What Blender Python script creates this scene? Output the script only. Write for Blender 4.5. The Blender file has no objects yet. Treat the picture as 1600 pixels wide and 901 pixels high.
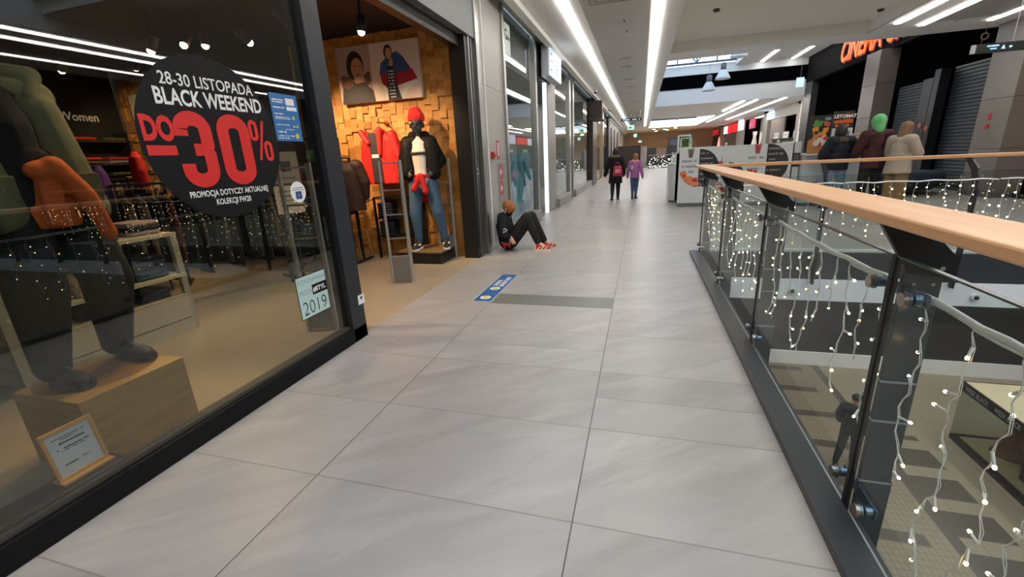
import bpy, math, random
from mathutils import Vector, Matrix, Euler
random.seed(7)
S = bpy.context.scene
C = S.collection
# all lengths below are written in floor-tile units; one such unit is 0.875 m
U = 0.875

# ---------------------------------------------------------------- camera
cam_d = bpy.data.cameras.new('camera')
cam = bpy.data.objects.new('camera', cam_d)
C.objects.link(cam)
def _rot(a, b, c):
    return (Matrix.Rotation(a, 3, 'Z') @ Matrix.Rotation(b, 3, 'X') @ Matrix.Rotation(c, 3, 'Z'))
cam.matrix_world = Matrix.Translation((0, 0, 1.5 * U)) @ _rot(math.radians(16.822), math.radians(73.219), math.radians(-2.874)).to_4x4()
cam_d.sensor_fit = 'HORIZONTAL'
cam_d.sensor_width = 36.0
cam_d.lens = 36.0 * 676.0 / 1600.0
cam_d.clip_start = 0.05
cam_d.clip_end = 300
S.camera = cam

# ---------------------------------------------------------------- view + world
S.view_settings.view_transform = 'Standard'
S.view_settings.look = 'None'
S.view_settings.gamma = 1
S.view_settings.use_curve_mapping = False
S.view_settings.exposure = 0.28
W = bpy.data.worlds.new('world')
S.world = W
W.use_nodes = True
_bg = W.node_tree.nodes['Background']
_bg.inputs[0].default_value = (0.55, 0.66, 0.80, 1)
_bg.inputs[1].default_value = 3.0
LED_STRENGTH = 12          # ceiling light lines
SHOP_SPOT = 60              # warm shop spotlights (W)

# ---------------------------------------------------------------- materials
def lin(h):
    if isinstance(h, (tuple, list)): return tuple(h[:3])
    h = h.lstrip('#')
    o = []
    for i in (0, 2, 4):
        v = int(h[i:i+2], 16) / 255
        o.append(v / 12.92 if v <= 0.04045 else ((v + 0.055) / 1.055) ** 2.4)
    return tuple(o)
_M = {}
def mat(name, col='808080', rough=0.5, metal=0.0, emit=None, es=1.0, noise=0.0, nscale=8.0, bump=0.0, bscale=60.0, spec=0.5, coat=0.0, sample=True):
    if name in _M: return _M[name]
    m = bpy.data.materials.new(name); m.use_nodes = True
    nt = m.node_tree; b = nt.nodes['Principled BSDF']
    c = lin(col)
    b.inputs['Base Color'].default_value = (*c, 1)
    b.inputs['Roughness'].default_value = rough
    b.inputs['Metallic'].default_value = metal
    b.inputs['Specular IOR Level'].default_value = spec
    b.inputs['Coat Weight'].default_value = coat
    if emit is not None:
        b.inputs['Emission Color'].default_value = (*lin(emit), 1)
        b.inputs['Emission Strength'].default_value = es
        if not sample:
            m.cycles.emission_sampling = 'NONE'
    tc = nt.nodes.new('ShaderNodeTexCoord')
    if noise > 0:
        n = nt.nodes.new('ShaderNodeTexNoise'); n.inputs['Scale'].default_value = nscale; n.inputs['Detail'].default_value = 4
        nt.links.new(tc.outputs['Object'], n.inputs['Vector'])
        r = nt.nodes.new('ShaderNodeMapRange')
        r.inputs[1].default_value = 0.3; r.inputs[2].default_value = 0.7
        r.inputs[3].default_value = 1 - noise; r.inputs[4].default_value = 1 + noise
        nt.links.new(n.outputs['Fac'], r.inputs[0])
        mx = nt.nodes.new('ShaderNodeVectorMath'); mx.operation = 'SCALE'
        mx.inputs[0].default_value = c
        nt.links.new(r.outputs[0], mx.inputs['Scale'])
        nt.links.new(mx.outputs[0], b.inputs['Base Color'])
    if bump > 0:
        n2 = nt.nodes.new('ShaderNodeTexNoise'); n2.inputs['Scale'].default_value = bscale; n2.inputs['Detail'].default_value = 3
        nt.links.new(tc.outputs['Object'], n2.inputs['Vector'])
        bp = nt.nodes.new('ShaderNodeBump'); bp.inputs['Strength'].default_value = bump; bp.inputs['Distance'].default_value = 0.02
        nt.links.new(n2.outputs['Fac'], bp.inputs['Height'])
        nt.links.new(bp.outputs[0], b.inputs['Normal'])
    _M[name] = m
    return m

def glass(name, tint='ffffff', refl=1.0, minr=0.03):
    if name in _M: return _M[name]
    m = bpy.data.materials.new(name); m.use_nodes = True
    nt = m.node_tree; nt.nodes.clear()
    out = nt.nodes.new('ShaderNodeOutputMaterial')
    mix = nt.nodes.new('ShaderNodeMixShader')
    tr = nt.nodes.new('ShaderNodeBsdfTransparent'); tr.inputs[0].default_value = (*lin(tint), 1)
    gl = nt.nodes.new('ShaderNodeBsdfGlossy'); gl.inputs['Roughness'].default_value = 0.0
    gl.inputs['Color'].default_value = (1, 1, 1, 1)
    # mirror-like share grows towards grazing view; the inner faces of a pane only tint
    geo = nt.nodes.new('ShaderNodeNewGeometry')
    dot = nt.nodes.new('ShaderNodeVectorMath'); dot.operation = 'DOT_PRODUCT'
    nt.links.new(geo.outputs['Incoming'], dot.inputs[0]); nt.links.new(geo.outputs['Normal'], dot.inputs[1])
    def mth(op, x, y):
        q = nt.nodes.new('ShaderNodeMath'); q.operation = op
        for i, v in enumerate((x, y)):
            if isinstance(v, bpy.types.NodeSocket): nt.links.new(v, q.inputs[i])
            elif v is not None: q.inputs[i].default_value = v
        return q.outputs[0]
    c = mth('ABSOLUTE', dot.outputs['Value'], None)
    sch = mth('POWER', mth('SUBTRACT', 1.0, c), 5.0)
    fac = mth('ADD', mth('MULTIPLY', sch, 0.9), 0.075 * refl)
    fac = mth('MULTIPLY', mth('MULTIPLY', fac, min(refl, 1.0)), mth('SUBTRACT', 1.0, geo.outputs['Backfacing']))
    class _o: outputs = [fac]
    mr = _o
    nt.links.new(mr.outputs[0], mix.inputs[0])
    nt.links.new(tr.outputs[0], mix.inputs[1]); nt.links.new(gl.outputs[0], mix.inputs[2])
    nt.links.new(mix.outputs[0], out.inputs[0])
    _M[name] = m
    return m

class NT:
    """tiny node helper"""
    def __init__(s, name, rough=0.5):
        s.m = bpy.data.materials.new(name); s.m.use_nodes = True
        s.t = s.m.node_tree; s.b = s.t.nodes['Principled BSDF']
        s.b.inputs['Roughness'].default_value = rough
        s.tc = s.t.nodes.new('ShaderNodeTexCoord')
    def n(s, ty, **kw):
        x = s.t.nodes.new(ty)
        for k, v in kw.items(): setattr(x, k, v)
        return x
    def put(s, sock, v):
        if isinstance(v, bpy.types.NodeSocket): s.t.links.new(v, sock)
        elif v is not None: sock.default_value = v
    def math(s, op, a, b=None, c=None):
        x = s.n('ShaderNodeMath', operation=op)
        s.put(x.inputs[0], a); s.put(x.inputs[1], b)
        if c is not None: s.put(x.inputs[2], c)
        return x.outputs[0]
    def mix(s, f, a, b):
        x = s.n('ShaderNodeMix', data_type='RGBA')
        s.put(x.inputs[0], f)
        s.put(x.inputs[6], (*a, 1) if isinstance(a, tuple) else a)
        s.put(x.inputs[7], (*b, 1) if isinstance(b, tuple) else b)
        return x.outputs[2]
    def noise(s, vec, scale, detail=4, dist=0.0, rough=0.5):
        x = s.n('ShaderNodeTexNoise')
        x.inputs['Scale'].default_value = scale; x.inputs['Detail'].default_value = detail
        x.inputs['Distortion'].default_value = dist; x.inputs['Roughness'].default_value = rough
        s.put(x.inputs['Vector'], vec)
        return x.outputs['Fac']
    def ramp(s, v, lo, hi, a=0.0, b=1.0):
        x = s.n('ShaderNodeMapRange')
        s.put(x.inputs[0], v)
        x.inputs[1].default_value = lo; x.inputs[2].default_value = hi; x.inputs[3].default_value = a; x.inputs[4].default_value = b
        return x.outputs[0]
    def xyz(s, vec):
        x = s.n('ShaderNodeSeparateXYZ'); s.put(x.inputs[0], vec); return x.outputs
    def comb(s, a, b, c):
        x = s.n('ShaderNodeCombineXYZ')
        s.put(x.inputs[0], a); s.put(x.inputs[1], b); s.put(x.inputs[2], c); return x.outputs[0]

def floor_tile_mat():
    k = NT('floor_tile', 0.32)
    sc = k.n('ShaderNodeVectorMath', operation='SCALE'); k.put(sc.inputs[0], k.tc.outputs['Object']); sc.inputs['Scale'].default_value = 1 / U
    x, y, _ = k.xyz(sc.outputs[0])
    cx = k.math('DIVIDE', k.math('ADD', x, 0.23), 1.302)
    col = k.math('FLOOR', cx)
    cy = k.math('DIVIDE', k.math('SUBTRACT', y, 1.474), 0.6855)
    row = k.math('FLOOR', cy)
    fx = k.math('FRACT', cx); fy = k.math('FRACT', cy)
    dx = k.math('MULTIPLY', k.math('MINIMUM', fx, k.math('SUBTRACT', 1.0, fx)), 1.302)
    dy = k.math('MULTIPLY', k.math('MINIMUM', fy, k.math('SUBTRACT', 1.0, fy)), 0.6855)
    wn = k.n('ShaderNodeTexWhiteNoise', noise_dimensions='2D')
    k.put(wn.inputs['Vector'], k.comb(col, row, 0.0))
    rnd = wn.outputs['Value']
    # some tiles are cut in half
    odd = k.math('GREATER_THAN', k.math('FRACT', k.math('MULTIPLY', row, 0.5)), 0.25)
    half = k.math('MAXIMUM', k.math('GREATER_THAN', rnd, 0.86), k.math('MULTIPLY', odd, k.math('COMPARE', col, 0.0, 0.1)))
    near = k.math('MULTIPLY', k.math('GREATER_THAN', y, 2.2), half)
    dh = k.math('ADD', k.math('MULTIPLY', k.math('ABSOLUTE', k.math('SUBTRACT', fy, 0.5)), 0.6855), k.math('SUBTRACT', 1.0, near))
    lx = k.math('LESS_THAN', dx, 0.0032)
    ly = k.math('LESS_THAN', k.math('MINIMUM', dy, dh), 0.0035)
    sub = k.math('GREATER_THAN', fy, 0.5)
    # veins: stretched noise, direction and offset vary per tile
    off = k.math('MULTIPLY', rnd, 37.0)
    off2 = k.math('MULTIPLY', k.math('ADD', rnd, k.math('MULTIPLY', k.math('MULTIPLY', sub, near), 0.37)), 23.0)
    a = k.math('ADD', k.math('MULTIPLY', x, 0.8), k.math('MULTIPLY', y, 0.55))
    b = k.math('SUBTRACT', k.math('MULTIPLY', y, 0.8), k.math('MULTIPLY', x, 0.62))
    vec = k.comb(k.math('ADD', k.math('MULTIPLY', a, 0.7), off), k.math('ADD', k.math('MULTIPLY', b, 3.0), off2), off)
    n1 = k.noise(vec, 1.0, 6, 0.9, 0.6)
    vec2 = k.comb(k.math('ADD', k.math('MULTIPLY', a, 1.1), off2), k.math('MULTIPLY', b, 6.0), off)
    n2 = k.noise(vec2, 0.8, 7, 0.7, 0.6)
    n3 = k.noise(vec2, 0.5, 5, 1.0, 0.55)
    base = k.mix(k.ramp(n1, 0.25, 0.75), lin('a09c98'), lin('b9b5b1'))
    base = k.mix(k.ramp(n3, 0.50, 0.72, 0, 0.38), base, lin('8d8984'))
    base = k.mix(k.ramp(n2, 0.55, 0.78, 0, 0.55), base, lin('cbc8c4'))
    bright = k.ramp(rnd, 0, 1, 0.84, 0.93)
    sm = k.n('ShaderNodeVectorMath', operation='SCALE'); k.put(sm.inputs[0], base); k.put(sm.inputs['Scale'], bright)
    c2 = k.mix(k.math('MULTIPLY', ly, 0.75), sm.outputs[0], lin('7b756e'))
    c3 = k.mix(k.math('MULTIPLY', lx, 0.9), c2, lin('4a4845'))
    k.put(k.b.inputs['Base Color'], c3)
    k.put(k.b.inputs['Roughness'], k.ramp(n1, 0.2, 0.8, 0.30, 0.40))
    return k.m

def planks_mat(name, c1, c2, scale=(1, 12, 12), rough=0.45, ramp=(0.3, 0.7)):
    if name in _M: return _M[name]
    k = NT(name, rough)
    mp = k.n('ShaderNodeMapping'); mp.inputs['Scale'].default_value = scale
    k.put(mp.inputs[0], k.tc.outputs['Object'])
    n = k.noise(mp.outputs[0], 3, 6, 0.6)
    k.put(k.b.inputs['Base Color'], k.mix(k.ramp(n, *ramp), lin(c1), lin(c2)))
    _M[name] = k.m
    return k.m

def island_mat(name, cols, rough=0.6):
    k = NT(name, rough)
    g = k.n('ShaderNodeNewGeometry')
    r = k.n('ShaderNodeValToRGB')
    e = r.color_ramp.elements
    e[0].color = (*lin(cols[0]), 1); e[1].color = (*lin(cols[-1]), 1)
    for i, c in enumerate(cols[1:-1]):
        x = e.new((i + 1) / (len(cols) - 1)); x.color = (*lin(c), 1)
    k.put(r.inputs[0], g.outputs['Random Per Island'])
    n = k.noise(k.tc.outputs['Object'], 14, 5)
    sm = k.n('ShaderNodeVectorMath', operation='SCALE'); k.put(sm.inputs[0], r.outputs[0]); k.put(sm.inputs['Scale'], k.ramp(n, 0.3, 0.7, 0.88, 1.1))
    k.put(k.b.inputs['Base Color'], sm.outputs[0])
    _M[name] = k.m
    return k.m

# ---------------------------------------------------------------- mesh builder
def rotm(ax, deg): return Matrix.Rotation(math.radians(deg), 3, ax)
SPLIT = {'hanger', 'bracket_screw', 'post_screw', 'pale_band', 'glass_clamp', 'clamp_collar', 'orange_mark', 'post', 'fur_trim', 'round_mark', 'clip', 'foot', 'pocket', 'overlay', 'glass_side', 'dark_sweater', 'panel', 'frame_side', 'stand', 'bracket', 'red_tag', 'trim', 'roundel', 'rung', 'eyes'}
class MB:
    def __init__(s): s.v = []; s.f = []; s.mi = []; s.sm = []
    def add(s, vs, fs, m=0, smooth=False):
        o = len(s.v)
        s.v += [tuple(p) for p in vs]
        for f in fs: s.f.append(tuple(i + o for i in f)); s.mi.append(m); s.sm.append(smooth)
        return s
    def box(s, a, b, m=0):
        x0, y0, z0 = a; x1, y1, z1 = b
        if x0 > x1: x0, x1 = x1, x0
        if y0 > y1: y0, y1 = y1, y0
        if z0 > z1: z0, z1 = z1, z0
        return s.add([(x0,y0,z0),(x1,y0,z0),(x1,y1,z0),(x0,y1,z0),(x0,y0,z1),(x1,y0,z1),(x1,y1,z1),(x0,y1,z1)],
              [(0,3,2,1),(4,5,6,7),(0,1,5,4),(1,2,6,5),(2,3,7,6),(3,0,4,7)], m)
    def obox(s, c, size, R=None, m=0):
        hx, hy, hz = size[0]/2, size[1]/2, size[2]/2
        c = Vector(c); R = R or Matrix.Identity(3)
        vs = [c + R @ Vector(p) for p in [(-hx,-hy,-hz),(hx,-hy,-hz),(hx,hy,-hz),(-hx,hy,-hz),(-hx,-hy,hz),(hx,-hy,hz),(hx,hy,hz),(-hx,hy,hz)]]
        return s.add(vs, [(0,3,2,1),(4,5,6,7),(0,1,5,4),(1,2,6,5),(2,3,7,6),(3,0,4,7)], m)
    def rbox(s, c, size, r, R=None, m=0, n=3):
        """box with rounded vertical edges"""
        hx, hy, hz = size[0]/2, size[1]/2, size[2]/2
        pts = []
        for cx, cy, a0 in ((hx-r, hy-r, 0), (-hx+r, hy-r, 90), (-hx+r, -hy+r, 180), (hx-r, -hy+r, 270)):
            for i in range(n + 1):
                a = math.radians(a0 + 90 * i / n); pts.append((cx + r*math.cos(a), cy + r*math.sin(a)))
        c = Vector(c); R = R or Matrix.Identity(3); k = len(pts)
        vs = [c + R @ Vector((x, y, -hz)) for x, y in pts] + [c + R @ Vector((x, y, hz)) for x, y in pts]
        fs = [tuple(range(k))[::-1], tuple(range(k, 2*k))] + [(i, (i+1) % k, k + (i+1) % k, k + i) for i in range(k)]
        return s.add(vs, fs, m)
    def cyl(s, a, b, r0, r1=None, n=12, m=0, caps=True, smooth=True):
        r1 = r0 if r1 is None else r1
        a = Vector(a); b = Vector(b); d = (b - a)
        if d.length < 1e-9: return s
        d = d.normalized()
        t = Vector((0,0,1)) if abs(d.z) < 0.9 else Vector((1,0,0))
        u = d.cross(t).normalized(); w = d.cross(u)
        vs = []
        for p, r in ((a, r0), (b, r1)):
            for i in range(n):
                an = 2*math.pi*i/n; vs.append(p + u*(r*math.cos(an)) + w*(r*math.sin(an)))
        fs = [(i, n+i, n+(i+1) % n, (i+1) % n) for i in range(n)]
        s.add(vs, fs, m, smooth)
        if caps:
            s.add(vs[:n], [tuple(range(n))], m); s.add(vs[n:], [tuple(range(n))[::-1]], m)
        return s
    def tube(s, pts, r, n=8, m=0):
        pts = [Vector(p) for p in pts]
        rr = r if isinstance(r, (list, tuple)) else [r]*len(pts)
        vs = []; fs = []; pu = None
        for i, p in enumerate(pts):
            d = (pts[min(i+1, len(pts)-1)] - pts[max(i-1, 0)])
            d = d.normalized() if d.length > 1e-9 else Vector((0,0,1))
            if pu is None:
                t = Vector((0,0,1)) if abs(d.z) < 0.9 else Vector((1,0,0)); u = d.cross(t).normalized()
            else:
                u = (pu - d*pu.dot(d)); u = u.normalized() if u.length > 1e-6 else d.orthogonal().normalized()
            pu = u; w = d.cross(u)
            for j in range(n):
                an = 2*math.pi*j/n; vs.append(p + u*(rr[i]*math.cos(an)) + w*(rr[i]*math.sin(an)))
        for i in range(len(pts)-1):
            for j in range(n):
                fs.append((i*n+j, i*n+(j+1) % n, (i+1)*n+(j+1) % n, (i+1)*n+j))
        fs.append(tuple(range(n))[::-1]); fs.append(tuple(range((len(pts)-1)*n, len(pts)*n)))
        return s.add(vs, fs, m, True)
    def lathe(s, prof, c=(0,0,0), n=20, m=0, R=None, caps=True):
        c = Vector(c); R = R or Matrix.Identity(3); vs = []; fs = []
        for r, z in prof:
            for j in range(n):
                an = 2*math.pi*j/n; vs.append(c + R @ Vector((r*math.cos(an), r*math.sin(an), z)))
        for i in range(len(prof)-1):
            for j in range(n):
                fs.append((i*n+j, i*n+(j+1) % n, (i+1)*n+(j+1) % n, (i+1)*n+j))
        if caps:
            fs.append(tuple(range(n))[::-1]); fs.append(tuple(range((len(prof)-1)*n, len(prof)*n)))
        return s.add(vs, fs, m, True)
    def ell(s, c, r, R=None, m=0, nu=14, nv=9):
        c = Vector(c); R = R or Matrix.Identity(3)
        if not isinstance(r, (tuple, list)): r = (r, r, r)
        vs = [c + R @ Vector((0,0,-r[2]))]; fs = []
        for i in range(1, nv):
            ph = -math.pi/2 + math.pi*i/nv
            for j in range(nu):
                th = 2*math.pi*j/nu
                vs.append(c + R @ Vector((r[0]*math.cos(ph)*math.cos(th), r[1]*math.cos(ph)*math.sin(th), r[2]*math.sin(ph))))
        vs.append(c + R @ Vector((0,0,r[2])))
        for j in range(nu): fs.append((0, 1+(j+1) % nu, 1+j))
        for i in range(nv-2):
            for j in range(nu):
                a = 1+i*nu+j; b = 1+i*nu+(j+1) % nu; fs.append((a, b, b+nu, a+nu))
        l = len(vs)-1
        for j in range(nu): fs.append((l, l-nu+j, l-nu+(j+1) % nu))
        return s.add(vs, fs, m, True)
    def cap(s, a, b, r0, r1, m=0):
        a = Vector(a); b = Vector(b)
        s.cyl(a, b, r0, r1, 12, m, True); s.ell(a, r0, None, m, 12, 8); s.ell(b, r1, None, m, 12, 8)
        return s
    def loft(s, rings, n=18, m=0):
        """rings: (centre, rx, ry[, yaw]) horizontal ellipses, bottom to top"""
        vs = []; fs = []
        for q in rings:
            c = q[0]; yaw = math.radians(q[3]) if len(q) > 3 else 0
            for j in range(n):
                an = 2*math.pi*j/n; x = q[1]*math.cos(an); y = q[2]*math.sin(an)
                vs.append((c[0]+x*math.cos(yaw)-y*math.sin(yaw), c[1]+x*math.sin(yaw)+y*math.cos(yaw), c[2]))
        for i in range(len(rings)-1):
            for j in range(n): fs.append((i*n+j, i*n+(j+1) % n, (i+1)*n+(j+1) % n, (i+1)*n+j))
        fs.append(tuple(range(n))[::-1]); fs.append(tuple(range((len(rings)-1)*n, len(rings)*n)))
        return s.add(vs, fs, m, True)
    def prism(s, poly, o, u, v, d, m=0):
        """flat polygon (list of 2-D points) in the plane o+u,v, extruded by vector d"""
        o = Vector(o); u = Vector(u); v = Vector(v); d = Vector(d)
        n = len(poly)
        A = [o + u*p[0] + v*p[1] for p in poly]
        vs = A + [p + d for p in A]
        return s.add(vs, [tuple(range(n))[::-1], tuple(range(n, 2*n))] + [(i, (i+1) % n, n+(i+1) % n, n+i) for i in range(n)], m)
    def disc(s, c, r, u, v, d, n=40, m=0, a0=0, a1=360):
        pts = [(r*math.cos(math.radians(a0+(a1-a0)*i/n)), r*math.sin(math.radians(a0+(a1-a0)*i/n))) for i in range(n if a1-a0 >= 360 else n+1)]
        return s.prism(pts, c, u, v, d, m)
    def ribbon(s, pts, w, o, u, v, d, m=0, closed=False):
        """constant-width flat stroke along 2-D points"""
        P = [Vector((p[0], p[1])) for p in pts]; n = len(P); L = []; Rr = []
        for i in range(n):
            a = P[(i-1) % n] if (closed or i > 0) else P[i]; b = P[(i+1) % n] if (closed or i < n-1) else P[i]
            t = (b-a).normalized(); nn = Vector((-t.y, t.x))
            L.append(P[i]+nn*w/2); Rr.append(P[i]-nn*w/2)
        o = Vector(o); u = Vector(u); v = Vector(v); d = Vector(d)
        f3 = lambda q: o+u*q.x+v*q.y
        vs = [f3(q) for q in L]+[f3(q) for q in Rr]+[f3(q)+d for q in L]+[f3(q)+d for q in Rr]
        fs = []
        for i in range(n if closed else n-1):
            j = (i+1) % n
            fs += [(i, j, n+j, n+i), (2*n+i, 3*n+i, 3*n+j, 2*n+j), (i, 2*n+i, 2*n+j, j), (n+i, n+j, 3*n+j, 3*n+i)]
        if not closed:
            fs += [(0, n, 3*n, 2*n), (n-1, 3*n-1, 4*n-1, 2*n-1)] if False else [(0, n, 3*n, 2*n), (n-1, 2*n-1, 4*n-1, 3*n-1)]
        return s.add(vs, fs, m)
    def text(s, body, size, o, u, v, depth=0.002, xs=1.0, bold=0.0, align='LEFT', m=0, shear=0.0, res=3):
        """letters drawn in the plane o+u,v, standing depth proud of it"""
        cu = bpy.data.curves.new('t', 'FONT'); cu.body = body; cu.size = size; cu.extrude = 0; cu.offset = bold
        cu.align_x = align; cu.shear = shear; cu.resolution_u = res
        ob = bpy.data.objects.new('t', cu); C.objects.link(ob)
        dg = bpy.context.evaluated_depsgraph_get(); dg.update()
        me = bpy.data.meshes.new_from_object(ob.evaluated_get(dg))
        o = Vector(o); u = Vector(u); v = Vector(v); nn = u.cross(v).normalized()
        vs = [o + u*(p.co.x*xs) + v*p.co.y + nn*depth for p in me.vertices]
        fs = [tuple(f.vertices) for f in me.polygons]
        if vs: s.add(vs, fs, m)
        bpy.data.objects.remove(ob); bpy.data.curves.remove(cu); bpy.data.meshes.remove(me)
        return s
    def bars(s, x0, x1, y, h, o, u, v, m=0, depth=0.0015, seed=1, cw=0.6):
        """a line of unreadably small print: letter-sized dashes between x0 and x1"""
        rr = random.Random(seed); nn = Vector(u).cross(Vector(v)).normalized(); x = x0
        while x < x1:
            w = h*cw*rr.uniform(0.5, 1.1)
            if rr.random() > 0.14: s.prism([(x, y), (min(x+w, x1), y), (min(x+w, x1), y+h*rr.uniform(.75, 1)), (x, y+h)], o, u, v, nn*depth, m)
            x += w + h*0.18
        return s
    def clusters(s):
        """face sets of the pieces that stand apart from each other"""
        n = len(s.v); par = list(range(n))
        def find(i):
            while par[i] != i: par[i] = par[par[i]]; i = par[i]
            return i
        for f in s.f:
            for i in f[1:]: par[find(i)] = find(f[0])
        box = {}
        for i in range(n):
            r = find(i); p = s.v[i]; b = box.setdefault(r, [list(p), list(p)])
            for k in range(3): b[0][k] = min(b[0][k], p[k]); b[1][k] = max(b[1][k], p[k])
        ids = list(box); g = {r: r for r in ids}
        def gf(r):
            while g[r] != r: r = g[r]
            return r
        for a in range(len(ids)):
            for c in range(a+1, len(ids)):
                A, B = box[ids[a]], box[ids[c]]
                if all(A[0][k] - .002 <= B[1][k] and B[0][k] - .002 <= A[1][k] for k in range(3)): g[gf(ids[c])] = gf(ids[a])
        out = {}
        for fi, f in enumerate(s.f): out.setdefault(gf(find(f[0])), []).append(fi)
        return list(out.values())
    def build(s, name, mats, parent=None, **kw):
        if name in SPLIT:
            cl = s.clusters()
            if 1 < len(cl) <= 12:
                res = []
                for faces in cl:
                    q = MB(); mp = {}
                    for fi in faces:
                        for i in s.f[fi]:
                            if i not in mp: mp[i] = len(q.v); q.v.append(s.v[i])
                        q.f.append(tuple(mp[i] for i in s.f[fi])); q.mi.append(s.mi[fi]); q.sm.append(s.sm[fi])
                    res.append(q._build(name, mats, parent, **kw))
                return res[0]
        return s._build(name, mats, parent, **kw)
    def _build(s, name, mats, parent=None, bevel=0.0, bseg=2, voxel=None, smooth_it=0, loc=None, subsurf=0):
        me = bpy.data.meshes.new(name)
        me.from_pydata([(x*U, y*U, z*U) for x, y, z in s.v], [], s.f)
        if not isinstance(mats, (list, tuple)): mats = [mats]
        for q in mats: me.materials.append(q)
        me.polygons.foreach_set('material_index', s.mi)
        me.polygons.foreach_set('use_smooth', s.sm)
        me.validate(); me.update()
        o = bpy.data.objects.new(name, me); C.objects.link(o)
        if parent is not None: o.parent = parent
        if loc is not None: o.location = Vector(loc)*U
        if voxel:
            r = o.modifiers.new('remesh', 'REMESH'); r.mode = 'VOXEL'; r.voxel_size = voxel*U; r.use_smooth_shade = True
            if smooth_it:
                q = o.modifiers.new('smooth', 'SMOOTH'); q.factor = 0.5; q.iterations = smooth_it
        if bevel:
            b = o.modifiers.new('bevel', 'BEVEL'); b.width = bevel*U; b.segments = bseg; b.limit_method = 'ANGLE'
        return o

def tag(o, label=None, cat=None, group=None, kind=None):
    if label: o['label'] = label
    if cat: o['category'] = cat
    if group: o['group'] = group
    if kind: o['kind'] = kind
    return o
def thing(name, label, cat, loc=(0,0,0), rz=0, group=None):
    o = bpy.data.objects.new(name, None); C.objects.link(o)
    o.empty_display_size = 0.1
    o.location = Vector(loc)*U; o.rotation_euler = (0, 0, math.radians(rz))
    return tag(o, label, cat, group)
def struct(name, mb, mats, **kw):
    o = mb.build(name, mats, **kw)
    if o.parent is None: o['kind'] = 'structure'
    return o
def copy_tree(o, parent=None):
    c = o.copy(); C.objects.link(c)
    if parent is not None: c.parent = parent
    for ch in list(o.children): copy_tree(ch, c)
    return c
def dup(root, loc, rz=None, label=None, group=None):
    r = copy_tree(root)
    r.location = Vector(loc)*U
    if rz is not None: r.rotation_euler = (0, 0, math.radians(rz))
    if label: r['label'] = label
    if group: r['group'] = group
    return r
def spot(name, loc, to, power, col=(1, .62, .32), size=60, blend=0.6, rad=0.04, parent=None):
    l = bpy.data.lights.new(name, 'SPOT'); l.energy = power; l.color = col
    l.spot_size = math.radians(size); l.spot_blend = blend; l.shadow_soft_size = rad
    o = bpy.data.objects.new(name, l); C.objects.link(o)
    o.location = Vector(loc)*U
    d = (Vector(to)-Vector(loc)).normalized()
    o.rotation_euler = d.to_track_quat('-Z', 'Y').to_euler()
    if parent: o.parent = parent
    return o
XP, YP, ZP = (1,0,0), (0,1,0), (0,0,1)
XN, YN = (-1,0,0), (0,-1,0)
# ================================================================ THE SETTING
M_floor = floor_tile_mat()
M_white = mat('white_plaster', 'e9e6e1', 0.7)
M_cream = mat('cream_plaster', 'e6dfd2', 0.7)
M_greyceil = mat('grey_ceiling_panel', 'c4c0b9', 0.45, noise=0.03, nscale=3)
M_black = mat('black_metal', '141518', 0.35)
M_dark = mat('dark_grey_paint', '202226', 0.5)
M_blackceil = mat('black_store_ceiling', '0e0e10', 0.7)
M_led = mat('white_light_line', 'ffffff', 0.5, emit='fff9f2', es=LED_STRENGTH)
M_steel = mat('brushed_steel', 'a9a9a6', 0.3, metal=0.9, noise=0.05, nscale=2)
M_chrome = mat('chrome', 'd0d0d0', 0.12, metal=1.0)
M_greypanel = mat('grey_wall_panel', '8e8c87', 0.4)
M_glass = glass('clear_glass', 'e9f3ee', 1.0)
M_shopglass = glass('shop_glass', 'dfe3e0', 1.1)
M_storefloor = mat('brown_concrete_floor', 'a39680', 0.3, noise=0.08, nscale=1.2)

# corridor floor and slab
b = MB(); b.box((-2.42, -6, -0.38), (0.90, 7.05, 0)); b.box((-2.42, 7.05, -0.38), (12.5, 70, 0))
struct('floor', b, M_floor)
b = MB().box((-1.530, 4.215, 0.0), (-0.230, 4.545, 0.002)); struct('floor', b, mat('dark_floor_strip', '6d6c66', 0.35, noise=0.06, nscale=6))
b = MB().box((-11.5, -3.0, -0.3), (-2.42, 6.6, 0)); struct('floor', b, M_storefloor)
b = MB().box((-9, 6.9, -0.3), (-2.42, 34, -0.001)); struct('floor', b, mat('shop_floor_grey', '9a9894', 0.25))
# slab edge of the far side of the well: dark band over a white one
b = MB().box((0.90, 7.02, -0.40), (12.5, 7.06, -0.005)); struct('trim_1', b, mat('dark_grey_fascia', '35373b', 0.5, noise=0.05, nscale=2))
b = MB().box((0.90, 7.0, -0.72), (12.5, 7.3, -0.40)); struct('trim_2', b, mat('pale_grey_fascia', 'eceef0', 0.5))
b = MB().box((0.90, -6, -0.72), (0.93, 7.0, -0.02)); struct('trim_3', b, mat('dark_grey_fascia'))

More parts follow.
